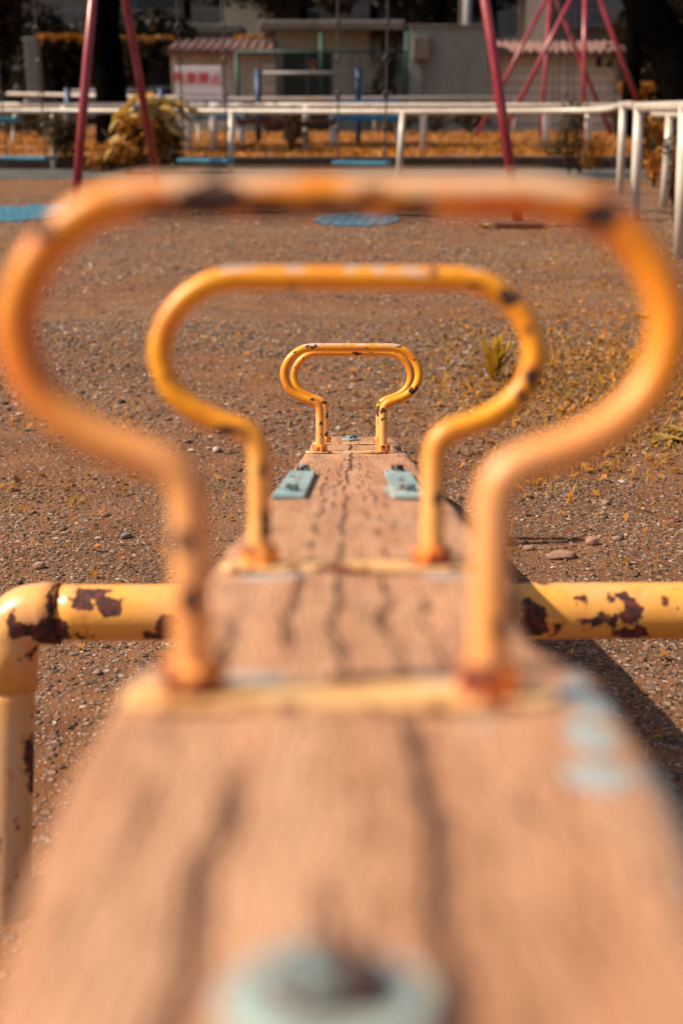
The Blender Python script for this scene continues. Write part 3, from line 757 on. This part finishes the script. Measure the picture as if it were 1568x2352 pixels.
bench(755, 920, 271, 25, plain('bright_blue_paint', (.03, .30, .55), .5), 'bright blue slatted bench behind the white rails', 235)
bench(545, 772, 279, 24, plain('red_brown_paint', (.16, .05, .03), .6), 'long red-brown bench with curved white legs', 238)
bench(444, 560, 269, 26, plain('faded_blue_paint', (.05, .16, .26), .5), 'faded blue bench below the parking sign', 236)
bench(-40, 44, 275, 25, plain('turquoise_paint', (.02, .22, .33), .5), 'turquoise bench at the far left edge behind the rail')

# ------------------------------------------------------------------ far red frame
ff = thing('climbing_frame', 'crimson frame of crossed slanting tubes far behind the rail at right', 'climbing frame', Vector((at(1300, 250, 28).x, 28, 0)))
for (x0, y0, x1, y1, Ya, Yb) in ((1264, -23, 1103, 292, 31, 31), (1264, -23, 1396, 293, 31, 31), (1264, -23, 1242, 290, 31, 30),
                                 (1347, -76, 1166, 285, 27, 27), (1347, -76, 1492, 312, 27, 27), (1343, -76, 1338, 322, 27, 26)):
    a, b = at(x0, y0, Ya), at(x1, y1, Yb)
    e = a + (b - a) * ((a.z - .05) / (a.z - b.z))
    MB().tube([a, e], .050, 12).build('leg', M['red'], ff, smooth=True)
MB().tube([at(1264, -23, 31), at(1347, -76, 27)], .06, 12).build('top_bar', M['red'], ff, smooth=True)
for px in (1272, 1284, 1306, 1318):
    cm = MB(); cm.tube([at(px, -50, 29), at(px - 3, 238, 29)], .016, 6); cm.build('chain', M['chain'], ff)

# ------------------------------------------------------------------ buildings
YB = 38.0
def X_(px, Y=YB): return at(px, 180, Y).x
def Z_(py, Y=YB): return at(784, py, Y).z
def walls(name, base, vert=False, per=0.12, depth=0.15):
    t = NT(name); p = t.pos(); X, Y, Z = t.xyz(p)
    a = X if vert else Z
    f = t.math('FRACT', t.math('DIVIDE', a, per))
    g = t.mr(f, 0.0, 0.18, 0, 1); g2 = t.mr(f, .82, 1.0, 1, 0)
    lines = t.math('MULTIPLY', g, g2)
    n = t.noise(t.vscale(p, (1, 1, .25)), 2.5, 5, .65)
    col = t.mix(t.mr(n, .3, .72), tuple(x * .72 for x in base), base)
    col = t.mix(t.mr(lines, 0, 1, depth * 2.5, 0), col, tuple(x * .35 for x in base))
    return t.done(col, .8, t.bump(lines, .7, .02), spec=.2)
M['ribV'] = walls('vertical_ribbed_panel', (.56, .52, .41), True, .22)
M['ribH'] = walls('horizontal_siding', (.66, .60, .48), False, .30, .28)
M['corr'] = walls('grey_corrugated_steel', (.32, .36, .32), False, .145, .22)
M['render'] = walls('stained_render', (.42, .445, .37), False, 50.0, 0)
M['concrete'] = plain('dark_concrete_slab', (.17, .15, .13), .9, .3, 2)
def tilemat():
    t = NT('faded_red_roof_tiles'); p = t.pos(); X, Y, Z = t.xyz(p)
    f = t.math('FRACT', t.math('DIVIDE', X, .25)); n = t.noise(p, 4, 4)
    col = t.mix(t.mr(n, .3, .7), (.15, .055, .045), (.24, .15, .125))
    col = t.mix(t.mr(f, .0, .3, .6, 0), col, (.05, .02, .02))
    return t.done(col, .8)
M['tile'] = tilemat()
M['darkglass'] = plain('dark_window_glass', (.012, .014, .013), .15, .3, 3, spec=.6)
M['frame'] = plain('grey_window_frame', (.16, .17, .17), .5)
M['greenpost'] = plain('dark_green_post', (.012, .06, .05), .5)
def tiled_roof(m, x0, x1, y0, y1, z0, z1):
    """rows of half-round tiles running down the slope"""
    n = int((x1 - x0) / .25)
    for i in range(n):
        xa = x0 + (x1 - x0) * i / n; xb = x0 + (x1 - x0) * (i + 1) / n; xm = (xa + xb) / 2; r = (xb - xa) * .36
        pr_ = [(xa, 0), (xm - r, .02), (xm - r * .6, .07), (xm, .095), (xm + r * .6, .07), (xm + r, .02), (xb, 0)]
        vs = [(x, y0, z0 + h) for x, h in pr_] + [(x, y1, z1 + h) for x, h in pr_]
        m.add(vs, [(k, k + 1, k + 8, k + 7) for k in range(6)] + [tuple(range(6, -1, -1))])
    m.box(x0, x1, y0 + .02, y1, z0 - .09, z0 - .02)
    m.add([(x0, y0, z0 - .0), (x0, y1, z1), (x0, y1, z0 - .02), (x1, y0, z0), (x1, y1, z1), (x1, y1, z0 - .02)], [(0, 1, 2), (3, 5, 4), (1, 4, 5, 2)])
def Bld(name, label, x0, x1, cat='building'):
    return thing(name, label, cat, Vector(((X_(x0) + X_(x1)) / 2, YB + 1.5, 0)))
# left tiled shed
b = Bld('storage_shed', 'beige ribbed shed with red tiled roof behind the parking sign', 393, 632, 'shed')
MB().box(X_(394), X_(632), YB, YB + 3, 0, Z_(122)).build('wall', M['ribV'], b)
m = MB(); tiled_roof(m, X_(388), X_(634), YB - .35, YB + 2.0, Z_(118), Z_(90)); m.build('roof', M['tile'], b)
m = MB(); m.bbox(X_(604), X_(634), YB - .04, YB - .004, Z_(225), Z_(140), .01)
for k in range(7): m.bbox(X_(606), X_(632), YB - .06, YB - .04, Z_(150 + k * 10), Z_(145 + k * 10), .004)
m.build('slatted_panel', M['ribH'], b)
# guard building
b = Bld('flat_roof_hut', 'small rendered hut with overhanging flat concrete roof and dark doorway', 635, 930, 'hut')
YH = YB + .6
w = MB(); zt_ = Z_(72, YH)
xs = [(636, 648), (765, 930)]
for a_, b_ in xs: w.box(X_(a_, YH), X_(b_, YH), YH, YH + .2, 0, zt_)
w.box(X_(648, YH), X_(765, YH), YH, YH + .2, Z_(112, YH), zt_)
w.box(X_(636, YH), X_(930, YH), YH + 3, YH + 3.2, 0, zt_); w.box(X_(636, YH), X_(636, YH) + .2, YH + .2, YH + 3, 0, zt_); w.box(X_(930, YH) - .2, X_(930, YH), YH + .2, YH + 3, 0, zt_)
w.build('wall', M['render'], b)
MB().bbox(X_(598), X_(926), YB - .3, YB + 4, Z_(70), Z_(48), .04).build('roof', M['concrete'], b)
wd = MB().box(X_(648, YH), X_(765, YH), YH + .1, YH + .14, 0.0, Z_(112, YH)).build('door', M['darkglass'], b)
fm = lattice((X_(649, YH), X_(706, YH), X_(763, YH)), (.04, Z_(112, YH) - .03), .06, YH + .05, YH + .098)
fm.build('door_frame', M['frame'], wd)
po = MB().bbox(X_(710), X_(726), YH + .03, YH + .046, Z_(160), Z_(135), .003).build('poster', plain('faded_notice', (.42, .22, .13), .7, .3, 9), b)
po2 = MB().bbox(X_(711.5), X_(724.5), YH + .022, YH + .029, Z_(151), Z_(139), .002).build('notice_print', plain('notice_print_red', (.35, .06, .03), .7, .3, 9), po)
# corrugated container
b = Bld('corrugated_shed', 'tall grey corrugated steel shed with a meter box', 937, 1113, 'shed')
MB().box(X_(938), X_(1114), YB - .5, YB + 2.2, 0, Z_(64)).build('wall', M['corr'], b)
MB().bbox(X_(934), X_(1117), YB - .6, YB + 2.3, Z_(64) + .003, Z_(59), .015).build('roof', M['concrete'], b)
MB().bbox(X_(943), X_(980), YB - .80, YB - .505, Z_(138), Z_(86), .02).build('meter_box', plain('grey_box', (.19, .165, .13), .6), b)
m = MB(); m.bbox(X_(958), X_(972), YB - .56, YB - .505, Z_(225), Z_(139), .01); m.build('conduit', M['frame'], b)
# right tiled house
b = Bld('tiled_outbuilding', 'low beige sided outbuilding with red tiled roof and two dark vents', 1113, 1440, 'outbuilding')
MB().box(X_(1118), X_(1418), YB, YB + 3, 0, Z_(155)).build('wall', M['ribH'], b)
m = MB(); m.box(X_(1118), X_(1366), YB + .02, YB + 3, Z_(155) + .003, Z_(124)); m.box(X_(1380), X_(1388), YB + .02, YB + 3, Z_(155) + .003, Z_(124)); m.box(X_(1406), X_(1417), YB + .02, YB + 3, Z_(155) + .003, Z_(124))
m.build('upper_wall', M['ribV'], b)
MB().box(X_(1366), X_(1406), YB + .3, YB + .35, Z_(155) + .003, Z_(124)).build('vent', M['darkglass'], b)
m = MB(); tiled_roof(m, X_(1112), X_(1446), YB - .35, YB + 2.4, Z_(122), Z_(91)); m.build('roof', M['tile'], b)
MB().bbox(X_(1414), X_(1422), YB - .1, YB - .005, 0, Z_(124), .02).build('downpipe', M['frame'], b)
# green mesh fence
gf = thing('mesh_fence', 'thin dark green post fence in front of the flat-roofed hut', 'fence', Vector((X_(780, 37), 37, 0)))
for px, py in ((545, 118), (738, 76), (932, 72)):
    MB().tube([(X_(px, 37), 37, 0), (X_(px, 37), 37, Z_(py, 37))], .055, 10).build('post', M['greenpost'], gf, smooth=True)
MB().tube([(X_(545, 37), 36.9, Z_(119, 37)), (X_(932, 37), 36.9, Z_(119, 37))], .035, 8).build('rail', M['greenpost'], gf, smooth=True)
def wire():
    t = NT('green_wire_mesh'); return t.done((.02, .08, .07), .6)
wm = MB(); xa, xb = X_(545, 37), X_(932, 37)
for i in range(70):
    x = xa + (xb - xa) * (i + .5) / 70; wm.tube([(x, 36.95, .15), (x, 36.95, Z_(121, 37))], .005, 4, False)
wm.build('wire_mesh', wire(), gf)
# parking sign
sg = thing('parking_sign', 'white board on two posts with red characters forbidding parking', 'sign', Vector((X_(456, 34), 34, 0)))
YS = 34.0
m = MB().bbox(X_(405, YS), X_(508, YS), YS, YS + .03, Z_(229, YS), Z_(152, YS), .01).build('board', plain('pale_sign_white', (.88, .90, .92), .5, .04, 2), sg)
def text(body, x, z, size, col, name, parent, Y):
    cu = bpy.data.curves.new(name, 'FONT'); cu.body = body; cu.size = size; cu.align_x = 'CENTER'; cu.align_y = 'CENTER'; cu.extrude = .002; cu.offset = size * .022
    tmp = bpy.data.objects.new(name, cu); C.objects.link(tmp)
    bpy.context.view_layer.update()
    me = bpy.data.meshes.new_from_object(tmp.evaluated_get(bpy.context.evaluated_depsgraph_get()))
    bpy.data.objects.remove(tmp)
    me.materials.clear(); me.materials.append(col)
    me.transform(Matrix.Translation(Vector((x, Y, z)) - WO[parent.name]) @ Matrix.Rotation(math.pi / 2, 4, 'X'))
    o = bpy.data.objects.new(name, me); C.objects.link(o); o.parent = parent; WO[o.name] = WO[parent.name]; return o
text('駐車禁止', X_(454, YS), Z_(182, YS), .33, plain('sign_red', (.62, .02, .02), .5), 'lettering', m, YS - .004)
MB().box(X_(425, YS), X_(500, YS), YS - .004, YS - .001, Z_(216.5, YS), Z_(214.5, YS)).build('underline', plain('sign_blue', (.10, .2, .35), .5), m)
for px in (425, 490): MB().tube([(X_(px, YS), YS + .06, 0), (X_(px, YS), YS + .06, Z_(160, YS))], .03, 8).build('post', M['frame'], sg, smooth=True)
# apartment block
YA = 56.0
ap = thing('apartment_block', 'pale apartment block with balconies showing above the sheds between trees', 'building', Vector((0, YA + 5, 0)))
M['aptwall'] = walls('pale_render_wall', (.26, .25, .22), False, 50., 0)
MB().box(-26, 26, YA, YA + 10, 0, 17).build('wall', M['aptwall'], ap)
for fl in range(5):
    for i in range(8):
        x = -24 + i * 6.2; z = .8 + fl * 3.1
        wi = MB().bbox(x + .8, x + 4.4, YA - .12, YA - .01, z, z + 2.0, .02).build('window', M['darkglass'], ap)
        fm = lattice((x + .75, x + 2.57, x + 4.4), (z, z + 2.0), .08, YA - .17, YA - .121)
        fm.build('window_frame', M['frame'], wi)
    m = MB(); m.box(-25, 25, YA - 1.5, YA - .02, .35 + fl * 3.1, .52 + fl * 3.1); m.build('balcony_slab', M['aptwall'], ap)
    m = MB()
    for k in range(250): m.box(-25 + k * .2, -25 + k * .2 + .03, YA - 1.5, YA - 1.46, .522 + fl * 3.1, 1.55 + fl * 3.1)
    m.box(-25, 25, YA - 1.52, YA - 1.44, 1.551 + fl * 3.1, 1.61 + fl * 3.1); m.build('balcony_railing', M['frame'], ap)
# nearer pieces: left wall pillar, stair block
lp = thing('garden_wall', 'pale wall end standing between dark trees at far left', 'wall', Vector((X_(70, 40), 40, 0)))
MB().bbox(X_(62, 40), X_(90, 40), 40, 40.6, 0, Z_(85, 40), .03).build('pillar', plain('pale_concrete', (.17, .165, .15), .9), lp)
lc = thing('carport', 'long low grey canopy roof behind the trees at left', 'carport', Vector((X_(240, 44), 44, 0)))
MB().bbox(X_(70, 44), X_(560, 44), 43, 46, Z_(80, 44), Z_(60, 44), .03).build('roof', M['concrete'], lc)
for px in (80, 240, 400, 550): MB().tube([(X_(px, 44), 44, 0), (X_(px, 44), 44, Z_(79, 44))], .07, 8).build('post', M['frame'], lc)
st = thing('stair_tower', 'cream wall column of a building rising above the tiled outbuilding', 'building', Vector((X_(1228, 46), 47, 0)))
MB().bbox(X_(1200, 46), X_(1250, 46), 46, 48, 0, 9, .03).build('wall', plain('cream_render', (.85, .70, .50), .8, .08, 1), st)
sb = MB().box(X_(1250, 46), X_(1500, 46), 46.6, 49, 0, Z_(62, 46)); sb.build('lower_wall', M['aptwall'], st)
bl = MB()
for k in range(34): x = X_(1295 + k * 4, 46); bl.box(x, x + .03, 46.1, 46.14, Z_(58, 46), Z_(-10, 46))
bl.box(X_(1290, 46), X_(1430, 46), 46.0, 46.58, Z_(62, 46) , Z_(57, 46) - .001); bl.build('balcony_railing', M['frame'], st)
dp = thing('water_pipe', 'pale vertical utility pipe above the corrugated shed', 'pipe', Vector((X_(1066, 42), 42, 0)))
MB().tube([(X_(1066, 42), 42, 0), (X_(1066, 42), 42, 6)], .16, 12).build('tube', M['greytube'], dp, smooth=True)
MB().box(X_(1050, 42), X_(1056, 42), 41.9, 42.1, 0, 6).build('channel', plain('pale_brown', (.2, .15, .11)), dp)
lw = thing('annex', 'pale end wall of a building above the left shed roof', 'building', Vector((X_(590, 48), 49, 0)))
MB().bbox(X_(515, 48), X_(622, 48), 48, 50, 0, 9, .03).build('wall', plain('grey_render', (.55, .52, .44), .8, .15, 1), lw)

# ------------------------------------------------------------------ trees
def bx_(px, Y): return at(px, 200, Y).x
def tz(py, Y): return at(784, py, Y).z
Y = 24; bxx = bx_(252, Y)
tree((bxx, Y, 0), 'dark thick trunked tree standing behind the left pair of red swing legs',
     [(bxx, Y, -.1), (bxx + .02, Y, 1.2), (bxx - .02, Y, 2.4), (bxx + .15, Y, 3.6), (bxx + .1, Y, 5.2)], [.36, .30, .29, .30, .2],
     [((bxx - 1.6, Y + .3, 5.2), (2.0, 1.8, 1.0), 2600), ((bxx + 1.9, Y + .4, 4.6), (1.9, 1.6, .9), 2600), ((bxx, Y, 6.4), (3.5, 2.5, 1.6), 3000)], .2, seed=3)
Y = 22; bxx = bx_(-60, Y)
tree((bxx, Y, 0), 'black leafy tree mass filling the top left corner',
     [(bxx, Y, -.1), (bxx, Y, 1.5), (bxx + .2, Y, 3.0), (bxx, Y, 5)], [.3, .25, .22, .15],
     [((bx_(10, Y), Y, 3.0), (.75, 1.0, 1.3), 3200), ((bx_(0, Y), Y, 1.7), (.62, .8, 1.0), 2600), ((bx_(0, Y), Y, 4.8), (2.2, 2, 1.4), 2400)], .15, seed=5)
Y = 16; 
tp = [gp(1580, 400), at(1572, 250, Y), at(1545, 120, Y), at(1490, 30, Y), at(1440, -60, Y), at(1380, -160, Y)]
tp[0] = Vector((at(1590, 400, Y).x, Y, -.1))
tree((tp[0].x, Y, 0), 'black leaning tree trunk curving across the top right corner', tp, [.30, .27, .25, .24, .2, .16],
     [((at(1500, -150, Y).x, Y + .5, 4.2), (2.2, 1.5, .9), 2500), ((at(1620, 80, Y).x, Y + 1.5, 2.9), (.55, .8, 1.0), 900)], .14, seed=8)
for i, (px, Y, z, r, n, lab) in enumerate(((140, 41.5, 2.2, (2.6, 1.2, 2.2), 4200, 'broad dark evergreen filling the gap under the canopy roof at left'),
        (330, 42.0, 2.2, (2.2, 1.2, 2.1), 3600, 'dark bushy tree between the swing legs and the ribbed shed'),
        (860, 46, 5.6, (3.0, 1.5, 2.6), 4200, 'dark tree rising above the hut roof'), (700, 47, 5.5, (2.6, 1.5, 2.2), 3200, 'brownish tree left above the hut roof'),
        (1010, 46, 5.6, (2.8, 1.5, 3.0), 4200, 'dark tree behind the corrugated shed'), (1125, 47, 6.4, (1.9, 1.5, 3.2), 3800, 'dark tree between the pipe and the cream column'),
        (1500, 41, 2.6, (2.2, 1.5, 3.0), 4600, 'dark rounded tree right of the tiled outbuilding'), (440, 46, 5.4, (3.4, 1.5, 1.5), 3000, 'dark branches hanging above the left shed'),
        (1440, 30, 4.6, (1.5, 1.5, 1.2), 1900, 'olive tree with leaves hanging beside the far red frame'))):
    X = bx_(px, Y)
    tree((X, Y, 0), lab, [(X, Y, -.1), (X + .1, Y, z * .35), (X - .05, Y, z * .7), (X, Y, z)], [.25, .2, .16, .1],
         [((X, Y, z), r, n)], .26, mat='leafmid' if i in (3, 8) else 'leafdark', seed=20 + i)
# ------------------------------------------------------------------ shrubs, weeds, ground cover
def shrub(px, py, h, r, n, label, mat='leaforange', size=.07, z0=0.0, seed=0, name='shrub', Y=None):
    g = gp(px, py, z0) if Y is None else Vector((at(px, py, Y).x, Y, z0))
    t = thing(name, label, 'shrub', g)
    P = blob_points(n, (g.x, g.y, z0 + h * .55), (r, r * .8, h * .5), 9, .2, seed)
    P[:, 2] = np.clip(P[:, 2], z0 + .01, None)
    m = MB(); gr = random.Random(seed)
    for k in range(7):
        e = Vector((g.x + gr.uniform(-r, r) * .7, g.y + gr.uniform(-r, r) * .5, z0 + h * gr.uniform(.5, .95)))
        m.tube([g, g.lerp(e, .5) + Vector((0, 0, h * .1)), e], [.012, .009, .004], 6)
    m.build('stem', M['stem'], t, smooth=True)
    crown_obj('leaves', P, size, M[mat], t)
    return t
shrub(295, 402, .72, .62, 2600, 'orange leafy bush under the big-leaf plant', size=.10, seed=2)
shrub(255, 395, .42, .35, 700, 'small orange bush against the left red swing leg', size=.08, seed=12)
shrub(150, 392, .95, .42, 1300, 'dull olive shrub behind the left white post', 'leafmid', .07, seed=3)
shrub(398, 396, .75, .30, 900, 'olive bush between the big-leaf plant and the swing seat', 'leafmid', .08, seed=9)
shrub(1305, 405, 1.15, .30, 620, 'tall wispy weedy shrub by the railing bend', 'leafmid', .06, seed=4)
shrub(1330, 402, .6, .42, 700, 'low orange weeds round the foot of the wispy shrub', 'leaforange', .05, seed=44)
shrub(1265, 385, .45, .35, 700, 'low olive weed clump left of the weedy shrub', 'leafmid', .06, seed=14)
shrub(668, 352, .75, .35, 800, 'small orange and green bush between two white posts', 'leafmid', .08, .13, seed=6)
shrub(1545, 470, .95, .42, 1900, 'orange and olive shrub climbing behind the right railing', 'leaforange', .06, seed=7)
shrub(1500, 430, 1.0, .38, 1500, 'dull green shrub inside the railing corner', 'leafmid', .06, seed=17)
shrub(1620, 560, .85, .35, 1300, 'leafy shrub at the right edge below the rail', 'leafmid', .05, seed=18)
shrub(872, 300, 2.6, .85, 2300, 'dark climbing shrub on the hut wall beside its doorway', 'leafdark', .16, 0.1, seed=21, Y=37.6)
for k in range(12):
    px = [20, 60, 95, 140, 330, 1440, 1480, 1530, 900, 1000, 1080, 620][k]; Yq = [30, 31, 31, 30, 32, 32, 33, 31, 33.5, 33.5, 33.5, 33.5][k]
    shrub(px, 300, .75, .8, 650, ['low olive shrub at the far left edge behind the turquoise bench', 'second low shrub from the left behind the rails', 'third low shrub from the left behind the rails', 'low shrub behind the left white post of the rail', 'low shrub behind the big-leaf plant',
          'low shrub right of the outbuilding', 'low shrub near the leaning trunk', 'low shrub at the far right edge', 'dim hedge plant behind the blue bench', 'dim hedge plant before the corrugated shed', 'dim hedge plant at the right end of the corrugated shed', 'dim hedge plant behind the brown bench'][k],
          'leafmid', .12, .1, seed=30 + k, Y=Yq)
# hanging creeper on the right building and ivy on the left shed
def creeper(px0, px1, py0, py1, Y, n, label, mat='leaforange', size=.14):
    t = thing('creeper', label, 'creeper', Vector((at((px0 + px1) / 2, py0, Y).x, Y, 0)))
    g = np.random.default_rng(int(px0)); q = g.random((n, 2)); P = []
    for a, b_ in q:
        v = at(px0 + (px1 - px0) * a, py0 + (py1 - py0) * (b_ ** 1.4) * (0.55 + .45 * math.sin(a * 19)), Y); P.append((v.x, v.y + g.uniform(-.15, .15), v.z))
    crown_obj('leaves', P, size, M[mat], t)
creeper(85, 180, 80, 98, 40.5, 260, 'orange creeper along the canopy edge at far left')
creeper(170, 400, 84, 102, 40.6, 500, 'orange creeper hanging between the tree and ribbed shed')
creeper(540, 634, 82, 92, 38.9, 220, 'orange leaves lying on the tiled shed roof ridge')
creeper(265, 330, 90, 170, 40.3, 420, 'olive creeper hanging beside the thick dark trunk', 'leafmid')
creeper(1390, 1480, 55, 190, 37.5, 700, 'orange and olive creeper hanging over the right end of the tiled roof', 'leafmid')
creeper(1420, 1500, 190, 240, 37, 300, 'orange creeper low beside the outbuilding')
creeper(850, 925, 72, 150, 38.2, 420, 'creeper tumbling down the right side of the hut wall', 'leafmid')
# big-leaf plant
g = gp(372, 400); bl = thing('big_leaf_plant', 'young tree with very large drooping yellow-green leaves by the railing', 'plant', g)
m = MB(); top = at(372, 262, g.y); m.tube([g, g.lerp(top, .5) + Vector((.04, 0, 0)), top], [.05, .045, .03], 10)
V = []; Fq = []
gr = random.Random(5)
spots = [(275, 240), (300, 215), (262, 262), (330, 212), (345, 232), (318, 250), (380, 240), (405, 225), (360, 262), (395, 262), (430, 232), (448, 240), (290, 285), (325, 275), (270, 300), (420, 250), (350, 222), (300, 245), (375, 220), (410, 285), (250, 330), (285, 325), (325, 318), (355, 300)]
for i, (px, py) in enumerate(spots):
    c = at(px, py, g.y + gr.uniform(-.35, .3)); a = gr.uniform(0, 6.28)
    out = (c - Vector((top.x, g.y, c.z))); out.z = 0
    out = out.normalized() if out.length > .02 else Vector((math.cos(a), math.sin(a), 0))
    out = (out + Vector((gr.uniform(-.5, .5), gr.uniform(-.9, .4), 0))).normalized()
    L = gr.uniform(.26, .40); Wd = L * .40
    dr = gr.uniform(.5, 1.1); side = out.cross(Vector((0, 0, 1)))
    b0 = len(V); nseg = 5
    for k in range(nseg + 1):
        s = k / nseg; p = c + out * L * (s - .5) * math.cos(dr * s) + Vector((0, 0, -L * s * s * math.sin(dr)))
        wdt = Wd * math.sin(math.pi * min(1, (s * .92 + .08))) ** .7
        V += [tuple(p + side * wdt - Vector((0, 0, wdt * .35))), tuple(p), tuple(p - side * wdt - Vector((0, 0, wdt * .35)))]
    for k in range(nseg):
        for j in (0, 1): Fq.append((b0 + 3 * k + j, b0 + 3 * k + j + 1, b0 + 3 * k + 4 + j, b0 + 3 * k + 3 + j))
    m.tube([top.lerp(g, gr.uniform(0, .4)), c - out * L * .5], .006, 5)
m.build('stem', M['stem'], bl, smooth=True)
o = np_mesh('leaves', np.array(V) - np.array(g), np.array(Fq), M['leafbig'], smooth=True); o.parent = bl
# ground cover beyond the kerb
n = 26000
y = 18.7 + 17 * nr.random(n) ** 1.3; x = (nr.random(n) * 2 - 1) * (0.34 * y + 1)
ph = np.sin(x * 1.9 + y) + np.sin(y * 2.1 + 1.5 * np.sin(x)); z = .13 + nr.random(n) * (.03 + .045 * np.clip(ph, 0, 2))
kp = nr.random(n) < np.clip(.65 + .3 * ph, .25, 1); x, y, z = x[kp], y[kp], z[kp]
V, Fq = leaf_quads(np.stack([x, y, z], 1), .085, up=.5)
M['cover'] = leafmat('mixed_ground_leaves', [(.22, .11, .015), (.52, .20, .012), (.72, .27, .015), (.34, .15, .02), (.80, .28, .03)], .3)
tag(np_mesh('ground_cover', V, Fq, M['cover']), 'orange leafy ground cover filling the bed behind the kerb', 'ground cover', kind='stuff')
# dry weeds on the dirt: thicker to the right and near the path
def blades(P, h, wd, lean=.5):
    n = len(P); a = nr.random(n) * 2 * np.pi; l = nr.random(n) * lean
    H = h * (.5 + nr.random(n)); d = np.stack([np.cos(a) * l, np.sin(a) * l, np.ones(n)], 1) * H[:, None]
    s = np.stack([-np.sin(a), np.cos(a), np.zeros(n)], 1) * wd * .5
    q = np.array(P); mid_ = q + d * .55
    tip = q + d * np.array([1.5, 1.5, .92])
    V = np.stack([q - s, q + s, mid_ + s * .8, mid_ - s * .8, tip], 1).reshape(-1, 3)
    b = np.arange(n) * 5
    F1 = np.stack([b, b + 1, b + 2], 1); F2 = np.stack([b, b + 2, b + 3], 1); F3 = np.stack([b + 3, b + 2, b + 4], 1)
    return V, np.concatenate([F1, F2, F3])
def patch(cx, cy, rx, ry, n):
    return np.stack([cx + nr.normal(size=n) * rx, cy + nr.normal(size=n) * ry, np.zeros(n)], 1)
PP = []
for (px, py, rx, ry, n) in ((1290, 850, .35, .55, 900), (1380, 900, .4, .5, 1100), (1450, 860, .35, .4, 900), (1300, 780, .5, .5, 700), (1200, 930, .25, .25, 300), (1150, 905, .2, .12, 160),
                            (1500, 930, .35, .4, 900), (1380, 780, .5, .6, 600), (1470, 700, .5, .8, 700), (1540, 820, .3, .6, 700), (1350, 620, .9, .9, 700), (1150, 560, .7, .5, 350),
                            (1420, 560, .7, .7, 600), (1190, 880, .2, .3, 200), (1240, 1100, .12, .12, 160), (1330, 1080, .2, .1, 120), (60, 1130, .2, .12, 160), (240, 960, .3, .2, 160), (320, 800, .5, .3, 120), (1090, 525, .3, .12, 240)):
    g = gp(px, py); PP.append(patch(g.x, g.y, rx, ry, n))
xx = (nr.random(1500) * 2 - 1); yy = 1.5 + 9 * nr.random(1500); PP.append(np.stack([xx * (.34 * yy), yy, 0 * yy], 1))
xx = (nr.random(5000) * 2 - 1) * 7; yy = 13.2 + 2.7 * nr.random(5000) ** .7; PP.append(np.stack([xx, yy, 0 * yy], 1))
yy = 2.4 + 8 * nr.random(3800) ** 1.2; xx = yy * (.16 + .16 * nr.random(3800)) + .1 * nr.normal(size=3800); kk = np.sin(xx * 5 + 2 * np.sin(yy * 3)) + np.sin(yy * 4.4) > .1
PP.append(np.stack([xx, yy, 0 * yy], 1)[kk])
PP = np.concatenate(PP); PP = PP[PP[:, 1] > 1.45]
PP = PP[nr.random(len(PP)) < np.where((PP[:, 0] > .5) & (PP[:, 1] < 8), .85, .9)]
QQ = np.concatenate([PP, PP[PP[:, 0] > .6] + nr.normal(size=PP[PP[:, 0] > .6].shape) * np.array([.06, .06, 0])])
V1, F1 = blades(PP, .017, .0034, 1.4)
o = tag(np_mesh('weeds', V1, F1, M['leafyellow']), 'sparse dry orange and yellow weeds over the dirt', 'weeds', kind='stuff')
fl = PP[nr.random(len(PP)) < .38] + np.array([0, 0, .008]); fl = fl + nr.normal(size=fl.shape) * np.array([.04, .04, .002])
fl[:, 2] = np.abs(fl[:, 2]) + .003
V, Fq = leaf_quads(fl, .024, up=1.0)
tag(np_mesh('leaf_litter', V, Fq, M['leaforange']), 'tiny orange leaves scattered over the dirt and weeds', 'leaf litter', kind='stuff')
# single plants on the dirt
def rosette(px, py, n, L, wd, label, mat, upr=.8, seed=0, name='weed'):
    g = gp(px, py); gr = random.Random(seed); t = thing(name, label, 'weed', g); V = []; Fq = []
    for i in range(n):
        a = gr.uniform(0, 6.28); l = L * gr.uniform(.6, 1.1); up_ = upr * gr.uniform(.6, 1.1)
        d = Vector((math.cos(a), math.sin(a), 0)); side = Vector((-d.y, d.x, 0)); b0 = len(V)
        for k in range(6):
            s = k / 5; p = d * l * s * (1 - up_ * .7) + Vector((0, 0, l * (up_ * s - .35 * (1 - up_ * .5) * s * s) + .002))
            w_ = wd * math.sin(math.pi * (s * .85 + .12)) * .5
            V += [tuple(p + side * w_ + Vector((0, 0, w_ * .4))), tuple(p), tuple(p - side * w_ + Vector((0, 0, w_ * .4)))]
        for k in range(5):
            for j in (0, 1): Fq.append((b0 + 3 * k + j, b0 + 3 * k + j + 1, b0 + 3 * k + 4 + j, b0 + 3 * k + 3 + j))
    o = np_mesh('leaves', np.array(V), np.array(Fq), M[mat], smooth=True); o.parent = t
rosette(1132, 872, 20, .19, .034, 'upright yellow-green weed with long blades right of the sharp handle', 'leafyellow', 1.05, 3)
rosette(1175, 880, 10, .05, .03, 'flat broad-leaved weed at the foot of the upright one', 'leafmid', .3, 4)
rosette(1520, 1015, 22, .085, .030, 'low spreading olive weed at the right edge', 'leafbig', .35, 5)
rosette(1560, 995, 16, .07, .026, 'second spreading weed cut by the right edge', 'leafbig', .4, 6)
rosette(1440, 905, 14, .06, .02, 'small olive rosette within the orange weeds', 'leafmid', .5, 7)
rosette(1475, 730, 16, .08, .03, 'rosette weed seen through the right curve of the nearest handle', 'leafbig', .5, 8)
rosette(1110, 525, 16, .12, .05, 'yellowing weed tuft left of the concrete footing', 'leafbig', .6, 9)
rosette(1235, 880, 10, .05, .025, 'little orange rosette behind the second handle', 'leaforange', .4, 10)
